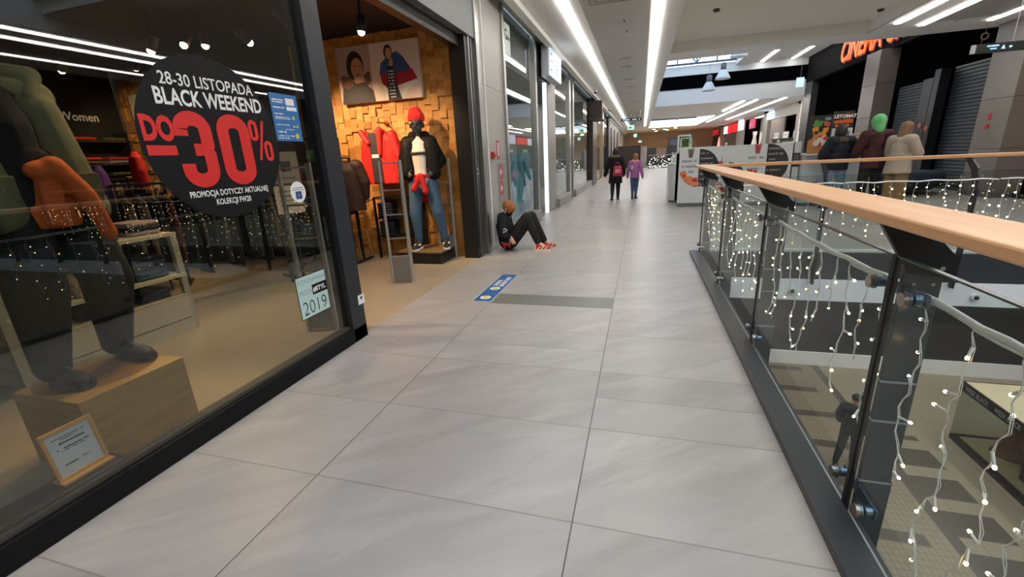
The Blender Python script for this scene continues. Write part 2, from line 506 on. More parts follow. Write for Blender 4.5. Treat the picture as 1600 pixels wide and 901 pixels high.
# ---- lower level
k = NT('lower_floor', 0.35)
sc = k.n('ShaderNodeVectorMath', operation='SCALE'); k.put(sc.inputs[0], k.tc.outputs['Object']); sc.inputs['Scale'].default_value = 1/U
x, y, _ = k.xyz(sc.outputs[0])
def gline(c, period, w): 
    f = k.math('FRACT', k.math('DIVIDE', c, period)); return k.math('LESS_THAN', f, w/period)
g1 = k.math('MAXIMUM', gline(x, 0.11, 0.012), gline(y, 0.16, 0.014))
g2 = k.math('MAXIMUM', gline(x, 1.3, 0.01), gline(y, 1.3, 0.01))
left = k.math('LESS_THAN', x, 5.95)
pave = k.mix(k.math('MULTIPLY', g1, 0.55), lin('8f8270'), lin('4b4238'))
tile = k.mix(g2, lin('9a8f7f'), lin('6a6256'))
cc = k.mix(left, tile, pave)
st = gline(k.math('ADD', y, 0.35), 1.45, 0.30)
st = k.math('MULTIPLY', st, k.math('LESS_THAN', x, 5.6))
line = k.math('MULTIPLY', k.math('GREATER_THAN', x, 5.97), k.math('LESS_THAN', x, 6.2))
bandy = k.math('MULTIPLY', gline(k.math('SUBTRACT', y, 8.74), 1.08, 0.70), k.math('MULTIPLY', k.math('GREATER_THAN', x, 6.2), k.math('LESS_THAN', x, k.math('ADD', 7.15, 0.0))))
bandy = k.math('MULTIPLY', bandy, k.math('LESS_THAN', y, 12.2))
dk = k.math('MAXIMUM', k.math('MAXIMUM', st, line), bandy)
k.put(k.b.inputs['Base Color'], k.mix(k.math('MULTIPLY', dk, 0.8), cc, lin('3f3c38')))
struct('floor', MB().box((-3, -6, -6.2), (16, 16.2, -6)), k.m)
M_lowwall = mat('dark_shopfront_panel', '26282d', 0.6, noise=0.1, nscale=1.5)
b = MB().box((-3, 16.2, -6), (16, 16.4, -0.72)); struct('wall_far', b, M_lowwall)
struct('baseboard_far', MB().box((-3, 16.12, -6), (16, 16.2, -5.52)), mat('pale_grey_fascia'))
struct('wall_right', MB().box((16, -6, -6.2), (16.2, 16.4, -0.5)), mat('beige_wall', '9c8f7c', 0.6))
struct('wall_left', MB().box((-3.2, -6, -6.2), (-3, 16.4, -0.4)), M_lowwall)
struct('wall_near', MB().box((-3, -6.2, -6.2), (16, -6, 4.3)), mat('beige_wall'))
struct('ceiling', MB().box((0.9, 7.3, -0.72), (16, 16.4, -0.70)).box((-3, -6, -0.72), (0.9, 16.4, -0.70)), M_white)
for x0 in (3.0, 6.0, 9.0, 12.0):
    struct('ceiling_light_line', MB().box((x0, 7.6, -0.76), (x0+0.26, 16.0, -0.72)), M_led)  # unseen glowing strips, added to brighten the lower floor

M_well0 = mat('truss_paint', '3f4a58', 0.5)
# ---- upper ceilings
b = MB()
b.box((-2.12, -6, 4.0), (0.65, 70, 4.3))
b.box((0.65, 13.9, 4.0), (9.6, 14.9, 4.3))            # cross beam
b.box((5.2, -6, 4.0), (16, 13.9, 4.3))
b.box((0.65, 29.5, 4.0), (5.67, 40.9, 4.3)); b.box((5.67, 29.5, 4.0), (12.5, 55, 4.3)); b.box((0.65, 55, 4.0), (12.5, 70, 4.3))
struct('ceiling', b, M_white)
b = MB().box((0.65, 6.0, 4.27), (5.2, 13.9, 4.45)); struct('ceiling', b, M_cream)
# skylight over the near part of the well, behind and above the camera
struct('wall_skylight', MB().box((0.55, -6, 4.3), (0.65, 6, 5.6)).box((5.2, -6, 4.3), (5.3, 6, 5.6)).box((0.65, 5.9, 4.45), (5.2, 6, 5.6)).box((0.65, -6.1, 4.3), (5.2, -6, 5.6)), M_white)
b = MB()
for i in range(7): b.box((0.65, -6 + i*2, 5.5), (5.2, -5.94 + i*2, 5.6))
for i in range(4): b.box((1.7 + i*0.9, -6, 5.52), (1.74 + i*0.9, 6, 5.6))
struct('trim_30', b, M_well0)
b = MB().box((4.9, 14.9, 5.9), (9.6, 29.3, 6.1)); struct('ceiling', b, M_white)
b = MB().box((-2.42, -6, 4.02), (-2.12, 70, 4.3)); struct('ceiling', b, M_greypanel)
b = MB().box((-2.2, -6, 3.90), (-2.05, 70, 4.0)); struct('trim_4', b, M_white)
b = MB().box((-1.12, -6, 3.985), (0.06, 50, 4.0)); struct('ceiling', b, M_greyceil)
# light lines in the ceiling
def led(name, x, y0, y1, z, w=0.11):
    return struct(name, MB().box((x-w/2, y0, z-0.03), (x+w/2, y1, z)), M_led)
led('ceiling_light_line', -1.40, -5.5, 37.5, 4.0, 0.12)
led('ceiling_light_line', -1.40, 39.0, 50, 4.0, 0.12)
led('ceiling_light_line', 0.20, -5.5, 50, 4.0, 0.12)
led('ceiling_light_line', 5.44, -5.5, 13.1, 4.0, 0.12)
led('ceiling_light_line', 6.12, -5.5, 13.6, 4.0, 0.12)
led('ceiling_light_line', 7.54, -5.5, 13.85, 4.0, 0.12)
led('ceiling_light_line', 6.15, 18, 29.1, 5.9, 0.14)
led('ceiling_light_line', 7.63, 18, 29.1, 5.9, 0.14)
led('ceiling_light_line', 5.50, 29.6, 36.4, 3.98, 0.12)
led('ceiling_light_line', 6.17, 29.5, 50, 4.0, 0.14)
led('ceiling_light_line', 7.62, 29.5, 48, 4.0, 0.14)
struct('ceiling_light_line', MB().box((0.75, 54.85, 4.02), (5.67, 54.95, 4.16)).box((5.56, 41.5, 4.02), (5.66, 54.9, 4.16)), M_led)
# grooves beside the lines
b = MB()
for x0, z, y0, y1 in ((5.2, 4.0, -6, 13.9), (6.8, 4.0, -6, 13.7)): b.box((x0-0.015, y0, z-0.004), (x0+0.015, y1, z))
struct('trim_5', b, M_greypanel)
struct('ceiling', MB().box((6.2, -6, 3.985), (7.45, 13.4, 4.0)), M_greyceil)

# skylight wells
M_well = mat('well_white', 'd9dde0', 0.7)
M_wellblack = mat('well_black', '060709', 0.6, spec=0.0)
b = MB()
b.box((0.65, 29.28, 4.0), (9.6, 29.5, 4.83)); b.box((0.65, 29.3, 5.55), (9.6, 29.5, 6.05))
b.box((0.55, 14.9, 4.3), (0.648, 29.28, 7.6)); b.box((0.65, 14.8, 4.3), (9.6, 14.9, 7.6)); b.box((4.9, 14.9, 6.1), (5.0, 29.5, 7.6))
struct('wall_skylight', b, M_well)
struct('trim_6', MB().box((0.65, 29.25, 4.83), (9.6, 29.45, 5.55)), M_wellblack)
b = MB()
b.box((0.65, 55, 4.3), (5.67, 55.2, 4.75)); b.box((0.55, 41, 4.3), (0.65, 55.2, 6)); b.box((5.67, 41, 4.3), (5.8, 55.2, 6)); b.box((0.65, 40.9, 4.3), (5.8, 41, 6))
struct('wall_skylight', b, M_well)
struct('trim_7', MB().box((0.65, 55, 4.75), (5.67, 55.2, 6)), M_wellblack)
# steel truss and roof glazing bars over the first well
tr = thing('roof_truss', 'grey steel roof truss across the skylight behind the bell lamps', 'truss', (0.65, 29.2, 6.1))
M_truss = mat('truss_paint', '3f4a58', 0.5)
MB().box((0, 0, 0), (4.35, 0.1, 0.1)).box((0, 0, 1.3), (4.35, 0.1, 1.4)).build('chord', M_truss, tr)
b = MB()
for i in range(5):
    x0 = 0.05 + i*1.05
    b.box((x0, 0.02, 0.1), (x0+0.07, 0.08, 1.3))
    if i < 4:
        a, c = ((x0+0.03, 0.05, 1.3), (x0+1.05, 0.05, 0.1)) if i % 2 else ((x0+0.03, 0.05, 0.1), (x0+1.05, 0.05, 1.3))
        b.cyl(a, c, 0.035, n=6)
b.build('web', M_truss, tr)
roof = thing('skylight_grid', 'thin bars of the glazed roof over the first well', 'skylight', (0, 0, 7.6)); roof['kind'] = 'structure'
b = MB()
for i in range(6): b.box((0.65 + i*0.85, 14.9, 0), (0.70 + i*0.85, 29.4, 0.08))
for j in range(7): b.box((0.65, 14.9 + j*2.4, 0), (5.0, 14.95 + j*2.4, 0.08))
b.build('glazing_bar', M_truss, roof)

# end of the mall
struct('wall_end', MB().box((-3, 68, 0), (12.5, 68.2, 4.0)), mat('tan_wall', 'b8a78e', 0.6))
struct('wall_corridor_right', MB().box((9.6, 29.5, 0), (9.7, 33, 4.0)).box((12.4, 29.5, 0), (12.5, 70, 4)), mat('grey_stone', '77726b', 0.5))

# ---- first shop (left): shell
M_block = island_mat('wood_blocks', ['b27a38', 'c68d45', 'd39c55', 'a86f30', 'cf9a58', 'bb8540'], 0.6)
b = MB().box((-11.6, -3.2, 0), (-2.5, -3.0, 3.4)); struct('wall_store_near', b, M_dark)
b = MB().box((-9.85, -3.2, 0), (-9.65, 6.5, 3.4)); struct('wall_store_back', b, mat('store_black_wall', '17120f', 0.6))
b = MB().box((-9.8, 6.55, 0), (-2.62, 6.75, 3.45)); struct('wall_store_side', b, mat('wood_backing', '6e4a22', 0.7))
b = MB().box((-9.8, -3.2, 3.40), (-2.42, 6.75, 3.5)); struct('ceiling', b, M_blackceil)
rr = random.Random(3); b = MB()
x = -5.55
cols = []
for i in range(24):
    w = 0.122; z = rr.uniform(-0.06, 0); 
    while z < 3.40:
        h = rr.uniform(0.085, 0.13); d = rr.choice([0.008, 0.016, 0.026, 0.04])
        x0 = x + i*w
        b.box((x0+0.001, 6.55-d, max(z, 0)), (x0+w-0.001, 6.56, min(z+h-0.001, 3.4)))
        z += h
for i in range(12):
    w = 0.122; z = 0
    while z < 3.2:
        h = rr.uniform(0.085, 0.13); d = rr.choice([0.008, 0.016, 0.026, 0.04])
        b.box((-9.62+i*w+0.001, 6.55-d, z), (-9.62+(i+1)*w-0.001, 6.56, min(z+h-0.001, 3.2))); z += h
struct('wall_store_side', b, M_block)
# dark portal between the two wood-clad stretches
struct('wall_store_side', MB().box((-8.1, 6.2, 0), (-5.55, 6.55, 3.4)), mat('store_black_wall'))

# shop front: black frame
M_frame = mat('black_shop_frame', '0b0c0e', 0.5, spec=0.2)
st = mat('post_blue_black', '1b2027', 0.45)
struct('trim_8', MB().box((-2.50, -6, 0), (-2.37, 3.18, 0.125)), M_frame, bevel=0.006)
struct('trim_9', MB().box((-2.52, 2.99, 0.0), (-2.37, 3.18, 3.25)), st, bevel=0.006)
struct('trim_10', MB().box((-2.52, -6, 3.22), (-2.37, 3.18, 4.02)), mat('header_dark', '2b2d31', 0.5))
w1 = MB().box((-2.43, -6, 0.125), (-2.42, 2.99, 3.3)); w1 = struct('window_1', w1, M_shopglass)
struct('trim_11', MB().box((-2.47, -6, 0.125), (-2.40, 2.99, 0.15)), mat('frame_grey', '54504a', 0.4, metal=0.5))
# header over the opening, dark jambs
struct('trim_12', MB().box((-2.50, 3.18, 3.17), (-2.38, 6.62, 4.02)), mat('header_grey', '6a6d70', 0.45, noise=0.05))
struct('trim_13', MB().box((-2.62, 3.18, 3.02), (-2.50, 6.5, 3.2)), mat('header_under', '1c120c', 0.5))
struct('trim_14', MB().box((-2.66, 6.30, 0), (-2.42, 6.62, 3.2)), M_black)
struct('trim_15', MB().box((-2.42, 6.40, 0), (-2.40, 6.43, 3.17)).box((-2.42, 6.50, 0), (-2.40, 6.52, 3.17)), M_steel)
# silver edge, grey panelled pier
struct('trim_16', MB().box((-2.5, 6.62, 0), (-2.36, 6.76, 4.02)), M_steel, bevel=0.004)
struct('trim_17', MB().cyl((-2.35, 6.86, 0.1), (-2.35, 6.86, 4.0), 0.012), M_white)
b = MB()
for z0, z1 in ((0.12, 1.48), (1.485, 2.6), (2.605, 4.02)):
    b.box((-2.5, 6.76, z0), (-2.38, 7.37, z1)); b.box((-2.5, 7.38, z0), (-2.40, 8.0, z1))
struct('wall_pier', b, mat('pier_panel', 'a09d97', 0.4))
struct('baseboard_pier', MB().box((-2.5, 6.76, 0), (-2.37, 8.0, 0.12)), M_steel)
# ---- second shop front
def mullion(n, y0, y1, z0=0.0, z1=4.02, x=-2.36, m=None):
    return struct('trim_%d' % n, MB().box((-2.5, y0, z0), (x, y1, z1)), m or M_steel, bevel=0.005)
mullion(18, 8.0, 8.11)
mullion(19, 10.45, 10.60)
mullion(20, 12.0, 13.05, 0, 4.02, -2.40, M_greypanel)
mullion(21, 15.4, 15.75); mullion(22, 16.2, 16.5)
struct('window_2', MB().box((-2.44, 8.11, 0.28), (-2.43, 10.45, 4.0)), M_glass)
struct('window_3', MB().box((-2.44, 13.05, 0.28), (-2.43, 15.4, 4.0)), M_glass)
struct('window_4', MB().box((-2.44, 16.5, 0.28), (-2.43, 22.2, 4.0)), M_glass)
b = MB()
for y0, y1 in ((8.11, 10.45), (13.05, 15.4), (16.5, 22.2)): b.box((-2.5, y0, 0), (-2.30, y1, 0.26))
struct('baseboard_shops', b, M_greypanel, bevel=0.01)
struct('trim_23', MB().box((-2.5, 10.6, 3.3), (-2.41, 12.0, 4.02)), M_dark)       # panel over the doorway
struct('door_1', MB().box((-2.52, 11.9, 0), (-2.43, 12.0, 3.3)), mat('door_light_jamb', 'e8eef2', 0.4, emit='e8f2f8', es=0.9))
# shop interior shell
b = MB().box((-8, 6.9, 0), (-7.9, 23, 4)).box((-8, 6.76, 0), (-2.5, 6.9, 4)).box((-8, 22.2, 0), (-2.5, 22.3, 4))
struct('wall_shop_inside', b, mat('shop_wall_grey', '8f9296', 0.6))
struct('ceiling', MB().box((-8, 6.8, 3.95), (-2.5, 34, 4.1)), mat('shop_ceiling_grey', '5d6063', 0.6))
# further shops
struct('trim_24', MB().box((-2.6, 22.2, 0), (-2.28, 24.4, 4.0)), mat('brown_post', '2e1d18', 0.4))
struct('trim_25', MB().box((-2.5, 28.7, 0), (-2.34, 29.4, 4.0)), M_steel)
struct('trim_26', MB().box((-2.5, 33.5, 0), (-2.34, 35, 4.0)), M_dark)
struct('window_5', MB().box((-2.44, 24.4, 0.1), (-2.43, 28.7, 4.0)), M_glass)
struct('window_6', MB().box((-2.44, 29.4, 0.1), (-2.43, 33.5, 4.0)), M_glass)
struct('wall_gold', MB().box((-4.2, 24.4, 0), (-4.1, 28.7, 4)).box((-4.2, 28.6, 0), (-2.5, 28.7, 4)).box((-4.2, 24.4, 0), (-2.5, 24.5, 4)), mat('gold_wall', 'caa45c', 0.4, noise=0.15, nscale=3))
struct('wall_dark_shop', MB().box((-4.2, 29.4, 0), (-4.1, 33.5, 4)).box((-4.2, 33.4, 0), (-2.5, 33.5, 4)), mat('brown_shop', '4a3a30', 0.5))
struct('wall_left', MB().box((-2.6, 35, 0), (-2.42, 70, 4.0)), mat('pale_wall', 'a8a59f', 0.6))
b = MB()
for y0 in (37, 41, 46): b.box((-2.42, y0, 0), (-2.36, y0+1.4, 3.4))
struct('trim_27', b, mat('brown_post'))

# ---- right: cinema corner
M_shut = NT('roller_shutter', 0.45)
sc = M_shut.xyz(M_shut.tc.outputs['Object'])
f = M_shut.math('FRACT', M_shut.math('DIVIDE', sc[2], 0.085))
M_shut.put(M_shut.b.inputs['Base Color'], M_shut.mix(M_shut.math('LESS_THAN', f, 0.25), lin('22282d'), lin('0c0e11')))
bp = M_shut.n('ShaderNodeBump'); bp.inputs['Distance'].default_value = 0.02; M_shut.put(bp.inputs['Height'], M_shut.math('PINGPONG', f, 0.5)); M_shut.put(M_shut.b.inputs['Normal'], bp.outputs[0])
M_shut = M_shut.m
struct('wall_cinema', MB().box((8.75, -6, 0), (8.95, 29.3, 5.9)), mat('cinema_black', '050506', 0.9, spec=0.0))
struct('trim_28', MB().box((8.45, 13.0, 4.60), (8.75, 29.3, 5.9)), mat('cinema_fascia', '1a1a1c', 0.8, spec=0.05))
struct('trim_29', MB().box((8.50, -6, 4.3), (8.75, 13.0, 5.9)).box((8.5, 12.9, 3.95), (8.7, 14.95, 4.3)), mat('cinema_black'))
struct('door_2', MB().box((8.66, 17.2, 0), (8.70, 19.8, 3.2)), M_shut)
struct('door_3', MB().box((8.66, 14.75, 0), (8.70, 16.9, 3.4)), M_shut)
struct('wall_cinema', MB().box((8.45, 28.2, 0), (8.8, 29.3, 4.6)), mat('cinema_grey_tile', '3b3a3c', 0.4))
struct('baseboard_right', MB().box((8.6, -6, 0), (8.75, 29.3, 0.1)), M_dark)
M_stone = mat('brown_grey_stone', '7d736b', 0.32, noise=0.07, nscale=1.5)
def column(y0, y1, x0, z1, label):
    t = thing('column', label, 'column', (x0, y0, 0))
    b = MB()
    z = 0
    while z < z1:
        h = min(1.15, z1 - z); b.box((0, 0, z+0.006), (0.6, y1-y0, z+h-0.006)); z += 1.15
    b.box((0.02, 0.02, 0), (0.58, y1-y0-0.02, z1)); b.build('shaft', M_stone, t, bevel=0.004)
    MB().box((-0.015, -0.015, 0), (0.6, y1-y0+0.015, 0.12)).build('base', M_steel, t)
    return t
column(20.4, 21.5, 8.15, 4.6, 'grey stone clad column under the orange letters, left of the shutters')
column(13.55, 14.6, 8.15, 4.0, 'brown grey stone clad column with a red alarm button at the right edge')
struct('wall_right', MB().box((9.2, -6, 0), (9.4, 13.0, 4.0)), M_stone)
# far right shop row
b = MB()
for y0, y1 in ((29.5, 31.2), (32.4, 33.0), (39.8, 41.2), (49.0, 51.5), (60, 62)): b.box((9.25, y0, 0), (9.5, y1, 4.0))
b.box((9.25, 29.5, 3.85), (9.5, 66, 4.0)); b.box((9.3, 33, 3.3), (9.45, 40, 3.85))
struct('wall_shops_right', b, mat('shop_pier', '9b968e', 0.5))
struct('wall_shops_right', MB().box((9.24, 31.2, 0), (9.3, 32.4, 4.0)), M_white)
struct('wall_shops_back', MB().box((11.5, 33, 0), (11.6, 40, 4)).box((9.5, 51.5, 0), (9.55, 60, 3.4)), mat('taupe_wall', '5e5248', 0.6))
struct('wall_shops_back', MB().box((10.8, 41.2, 0), (10.9, 49, 4)), mat('shop_pale_wall', 'a5a29c', 0.6))
struct('wall_shops_right', MB().box((9.3, 51.5, 3.2), (9.4, 60, 3.95)).box((9.3, 62, 0), (9.4, 68, 3.9)), mat('shop_dark_red_wall', '4b3a37', 0.6))
# ================================================================ BALUSTRADE
M_beech = planks_mat('beech_wood', 'cf9a6c', 'dcae82', (5, 0.5, 5), 0.42)
M_beechx = planks_mat('beech_wood_long', 'c08a5c', 'cf9d70', (0.5, 5, 5), 0.42)
M_kerb = mat('kerb_steel', '2c3036', 0.38, noise=0.1, nscale=3)
M_post = mat('post_steel', '40454a', 0.35, noise=0.05, nscale=4)
M_brk = mat('bracket_dark', '14161c', 0.4)
M_gap = mat('rubber_joint', '060708', 0.5)
M_gedge = mat('glass_edge', '2d4a44', 0.2)
M_pane = glass('rail_glass', 'f0f4f2', 0.55, 0.035)
M_wire = mat('white_wire', 'e4e4e0', 0.5)
M_bulbbody = mat('led_body', 'd8d6d0', 0.35)
M_bulb = mat('led_tip', 'fff0d0', 0.4, emit='ffcf86', es=22, sample=False)
M_bulbcold = mat('led_tip_white', 'ffffff', 0.4, emit='fff2dc', es=10, sample=False)

rail = thing('glass_balustrade', 'glass balustrade with wide beech handrail beside the walkway', 'railing', (0.9, 0, 0))
OX = -0.9
MB().box((0.79+OX, -3, 1.222), (1.02+OX, 7.34, 1.262)).build('handrail', M_beech, rail, bevel=0.008)
MB().box((0.742+OX, -3, 0.0), (0.865+OX, 6.86, 0.048)).build('kerb', M_kerb, rail, bevel=0.003)
MB().box((0.900+OX, -3, -0.3), (0.935+OX, 7.0, -0.03)).build('side_plate', M_kerb, rail)
JY = [0.09, 1.795, 3.5, 5.15, 6.83]
edges = [-1.6] + JY
for i in range(len(edges)-1):
    y0, y1 = edges[i]+0.014, edges[i+1]-0.014
    p = MB().box((0.868+OX, y0, -0.30), (0.880+OX, y1, 1.105)).build('glass_panel', M_pane, rail)
    MB().box((0.866+OX, y0, 1.105), (0.882+OX, y1, 1.111)).build('panel_edge', M_gedge, p)
def rail_post(parent, jy, ox=OX):
    p = MB().box((0.900+ox, jy-0.012, -0.42), (1.012+ox, jy+0.012, 1.06)).build('post', M_post, parent, bevel=0.002)
    b = MB()
    for z in (0.17, 0.45, 0.62): b.box((0.898+ox, jy-0.014, z), (1.014+ox, jy+0.013, z+0.008))  # thin pale bands across the face of the post
    b.build('pale_band', mat('pale_band_grey', '8e979b', 0.4), p)
    poly = [(0.80, 1.222), (0.925, 1.222), (1.04, 1.10), (1.04, 1.03), (0.90, 1.05), (0.885, 1.085)]
    q = MB().prism([(x+ox, z) for x, z in poly], (0, jy-0.02, 0), XP, ZP, (0, 0.022, 0)).build('bracket', M_brk, parent)
    b = MB()
    for x, z in ((0.94, 1.078), (0.995, 1.07)): b.cyl((x+ox, jy-0.028, z), (x+ox, jy-0.018, z), 0.008, n=8)
    b.build('bracket_screw', M_chrome, q)
    b = MB()
    for x, z in ((0.93, 1.01), (0.985, 1.01)): b.cyl((x+ox, jy-0.017, z), (x+ox, jy-0.010, z), 0.006, n=8)
    b.build('post_screw', M_chrome, p)
    for z in (0.985, 0.12):
        for dy in (-0.125, 0.10):
            f = MB().cyl((0.846+ox, jy+dy, z), (0.861+ox, jy+dy, z), 0.024, n=16).build('glass_clamp', mat('clamp_steel', 'a59a92', 0.25, metal=0.9), parent)
            MB().cyl((0.861+ox, jy+dy, z), (0.868+ox, jy+dy, z), 0.027, n=16).cyl((0.880+ox, jy+dy, z), (0.906+ox, jy+dy, z), 0.020, n=12).build('clamp_collar', mat('clamp_blue_steel', '6f8496', 0.25, metal=0.8), f)
        MB().box((0.905+ox, jy-0.15, z-0.022), (0.915+ox, jy+0.13, z+0.022)).build('clamp_bar', mat('clamp_blue_steel'), parent)
    MB().box((0.864+ox, jy-0.012, -0.2), (0.884+ox, jy+0.012, 1.108)).build('joint', M_gap, parent)
for jy in JY: rail_post(rail, jy)

# far side of the well: a second balustrade running across
rail2 = thing('glass_balustrade', 'glass balustrade with thin beech handrail across the well, in front of the counter', 'railing', (0.79, 7.0, 0))
MB().box((0.235, 0.13, 1.222), (11.5, 0.35, 1.262)).build('handrail', M_beechx, rail2, bevel=0.006)
MB().box((0.1, 0.06, -0.05), (11.5, 0.12, 0.03)).build('kerb', mat('pale_grey_fascia'), rail2)
for i in range(7):
    x0 = 0.12 + i*1.6
    p = MB().box((x0+0.01, 0.045, -0.25), (x0+1.59, 0.055, 1.06)).build('glass_panel', M_pane, rail2)
    MB().box((x0+0.01, 0.043, 1.06), (x0+1.59, 0.057, 1.063)).build('panel_edge', M_gedge, p)
for i in range(7):
    x0 = 1.62 + i*1.62
    MB().prism([(-0.10, -0.45), (-0.015, -0.45), (0.0, 0.85), (0.075, 1.05), (0.26, 1.222), (0.14, 1.222), (-0.03, 1.10), (-0.10, 0.85)][::-1], (x0, 0, 0), YP, ZP, (0.022, 0, 0)).build('post', mat('far_post', '1d1e22', 0.4), rail2)
    f = MB().cyl((x0-0.1, 0.03, 0.99), (x0-0.1, 0.045, 0.99), 0.024, n=12).cyl((x0+0.12, 0.03, 0.99), (x0+0.12, 0.045, 0.99), 0.024, n=12).build('glass_clamp', mat('clamp_steel'), rail2)

# ---- fairy lights
def bulb_mb(long=0.036):
    b = MB(); b.cyl((0, 0, 0), (long, 0, 0), 0.0048, 0.0040, n=8, m=0)
    b.ell((long+0.004, 0, 0), (0.0075, 0.0052, 0.0052), None, 1, 8, 6); return b
_bm = bulb_mb().build('bulb', [M_bulbbody, M_bulb]); BULB_W = _bm.data; bpy.data.objects.remove(_bm)
_bm = bulb_mb().build('bulb', [M_bulbbody, M_bulbcold]); BULB_C = _bm.data; bpy.data.objects.remove(_bm)
rf = random.Random(11)
def curtain(y0, y1, n, where, lens=(0.28, 0.42, 0.55, 0.66, 0.72)):
    t = thing('fairy_light_curtain', where, 'fairy lights', (0.93, y0, 0.97))
    L = y1-y0
    pts = [(0, L*i/14, 0.02+0.004*math.sin(i*2.1)-0.012*math.sin(math.pi*i/14)) for i in range(15)]
    MB().tube(pts, 0.011, 6).tube([(x+0.012*math.sin(i*1.7), y, z-0.012) for i, (x, y, z) in enumerate(pts)], 0.004, 5).build('cable', M_wire, t)
    for s in range(n):
        yy = L*(s+0.5)/n + rf.uniform(-0.03, 0.03)
        ln = rf.choice(lens)
        st_ = []; k = int(ln/0.035); ph = rf.uniform(0, 6)
        for i in range(k+1):
            z = 0.012 - ln*i/k
            st_.append((0.012*math.sin(i*0.5+ph), yy+0.016*math.sin(i*0.62+ph)+0.010*math.sin(i*1.9), z))
        so = MB().tube(st_, 0.0017, 5).tube([(x+0.004, y+0.005*math.sin(i*2), z) for i, (x, y, z) in enumerate(st_)], 0.0013, 4).build('strand', M_wire, t)
        nb = max(3, int(ln/0.11))
        for j in range(nb):
            p = st_[min(k, 1+int((j+rf.uniform(0.3, 0.9))*k/nb))]
            o = bpy.data.objects.new('bulb', BULB_W if rf.random() < 0.6 else BULB_C); C.objects.link(o)
            o.parent = so; o.location = Vector(p)*U
            o.rotation_euler = (0, rf.uniform(-0.2, 1.0), rf.choice([1.57, -1.57, 1.2, -1.9])+rf.uniform(-.5, .5))
    return t
names = ['fairy light curtain hanging behind the nearest glass panel of the balustrade',
         'fairy light curtain behind the second glass panel, above the man on the lower floor',
         'fairy light curtain behind the third glass panel, clipped under the handrail',
         'fairy light curtain behind the farthest panel, at the corner of the balustrade']
for i, (a, c_) in enumerate(((0.35, 1.74), (1.85, 3.45), (3.55, 5.10), (5.2, 6.78))): curtain(a, c_, 8 if i == 0 else 10, names[i], (0.7, 0.85, 1.0, 1.1) if i == 0 else (0.28, 0.42, 0.55, 0.66, 0.72))
for i in range(5):
    x0 = 0.98 + i*1.62
    t = thing('fairy_light_curtain', ['fairy lights on the far balustrade right behind the corner of the handrails', 'fairy lights on the far balustrade before the man in blue jeans', 'fairy lights on the far balustrade below the person in camel trousers and the blue seat', 'fairy lights on the far balustrade before the stone column at the right edge', 'fairy lights on the far balustrade right of the stone column'][i], 'fairy lights', (x0, 6.87, 0.97))
    MB().tube([(1.6*j/10, 0, 0.008*math.sin(j*2.3)) for j in range(11)], 0.009, 6).build('cable', M_wire, t)
    for s in range(11):
        xx = 0.07 + s*0.145+rf.uniform(-.03, .03); ln = rf.uniform(0.3, 0.75); b = MB(); k = 9; ph = rf.uniform(0, 6)
        pts = [(xx+0.012*math.sin(j*.9+ph), 0, -0.01-ln*j/k) for j in range(k+1)]
        b.tube(pts, 0.0016, 4, m=0)
        for p in pts[1::rf.choice([1, 2, 2])]:
            q = (p[0]+rf.uniform(-.025, .025), rf.uniform(-.02, .01), p[2]-0.01)
            b.cyl(p, q, 0.003, n=5, m=0); b.ell(q, rf.choice([0.005, 0.0065, 0.010]), None, 1, 6, 4)
        b.build('strand', [M_wire, M_bulb if rf.random() < 0.5 else M_bulbcold], t)
# ================================================================ COUNTER, CINEMA CORNER, SIGNS
M_counter = mat('counter_white', 'cdd0d0', 0.35)
M_plinth = mat('counter_plinth', '6b7174', 0.3, metal=0.5)
M_print = mat('print_dark', '2b2527', 0.6)
M_prgrey = mat('print_grey', '8f8a88', 0.6)
M_tom = mat('print_red', 'b02a14', 0.5); M_tomo = mat('print_orange', 'dd7a2c', 0.5); M_tomp = mat('print_pink', 'd98468', 0.5)
bar = thing('juice_bar_counter', 'long white counter with round menus and tomato pictures', 'counter', (0.96, 12.7, 0))
MB().box((0, 0, 0.10), (2.66, 1.0, 1.53)).box((0.0, 0.02, 0.10), (0.25, 2.1, 1.40)).box((-0.16, 1.15, 0.06), (0.06, 2.35, 1.12)).build('front_panel', M_counter, bar, bevel=0.008)
MB().box((0.02, 0.03, 0), (2.63, 0.9, 0.10)).box((-0.14, 1.2, 0), (0.1, 2.3, 0.06)).build('plinth', M_plinth, bar)
MB().box((2.62, 0.0, 0.1), (2.80, 1.0, 1.55)).build('end_panel', M_counter, bar, bevel=0.006)
FY = -0.001
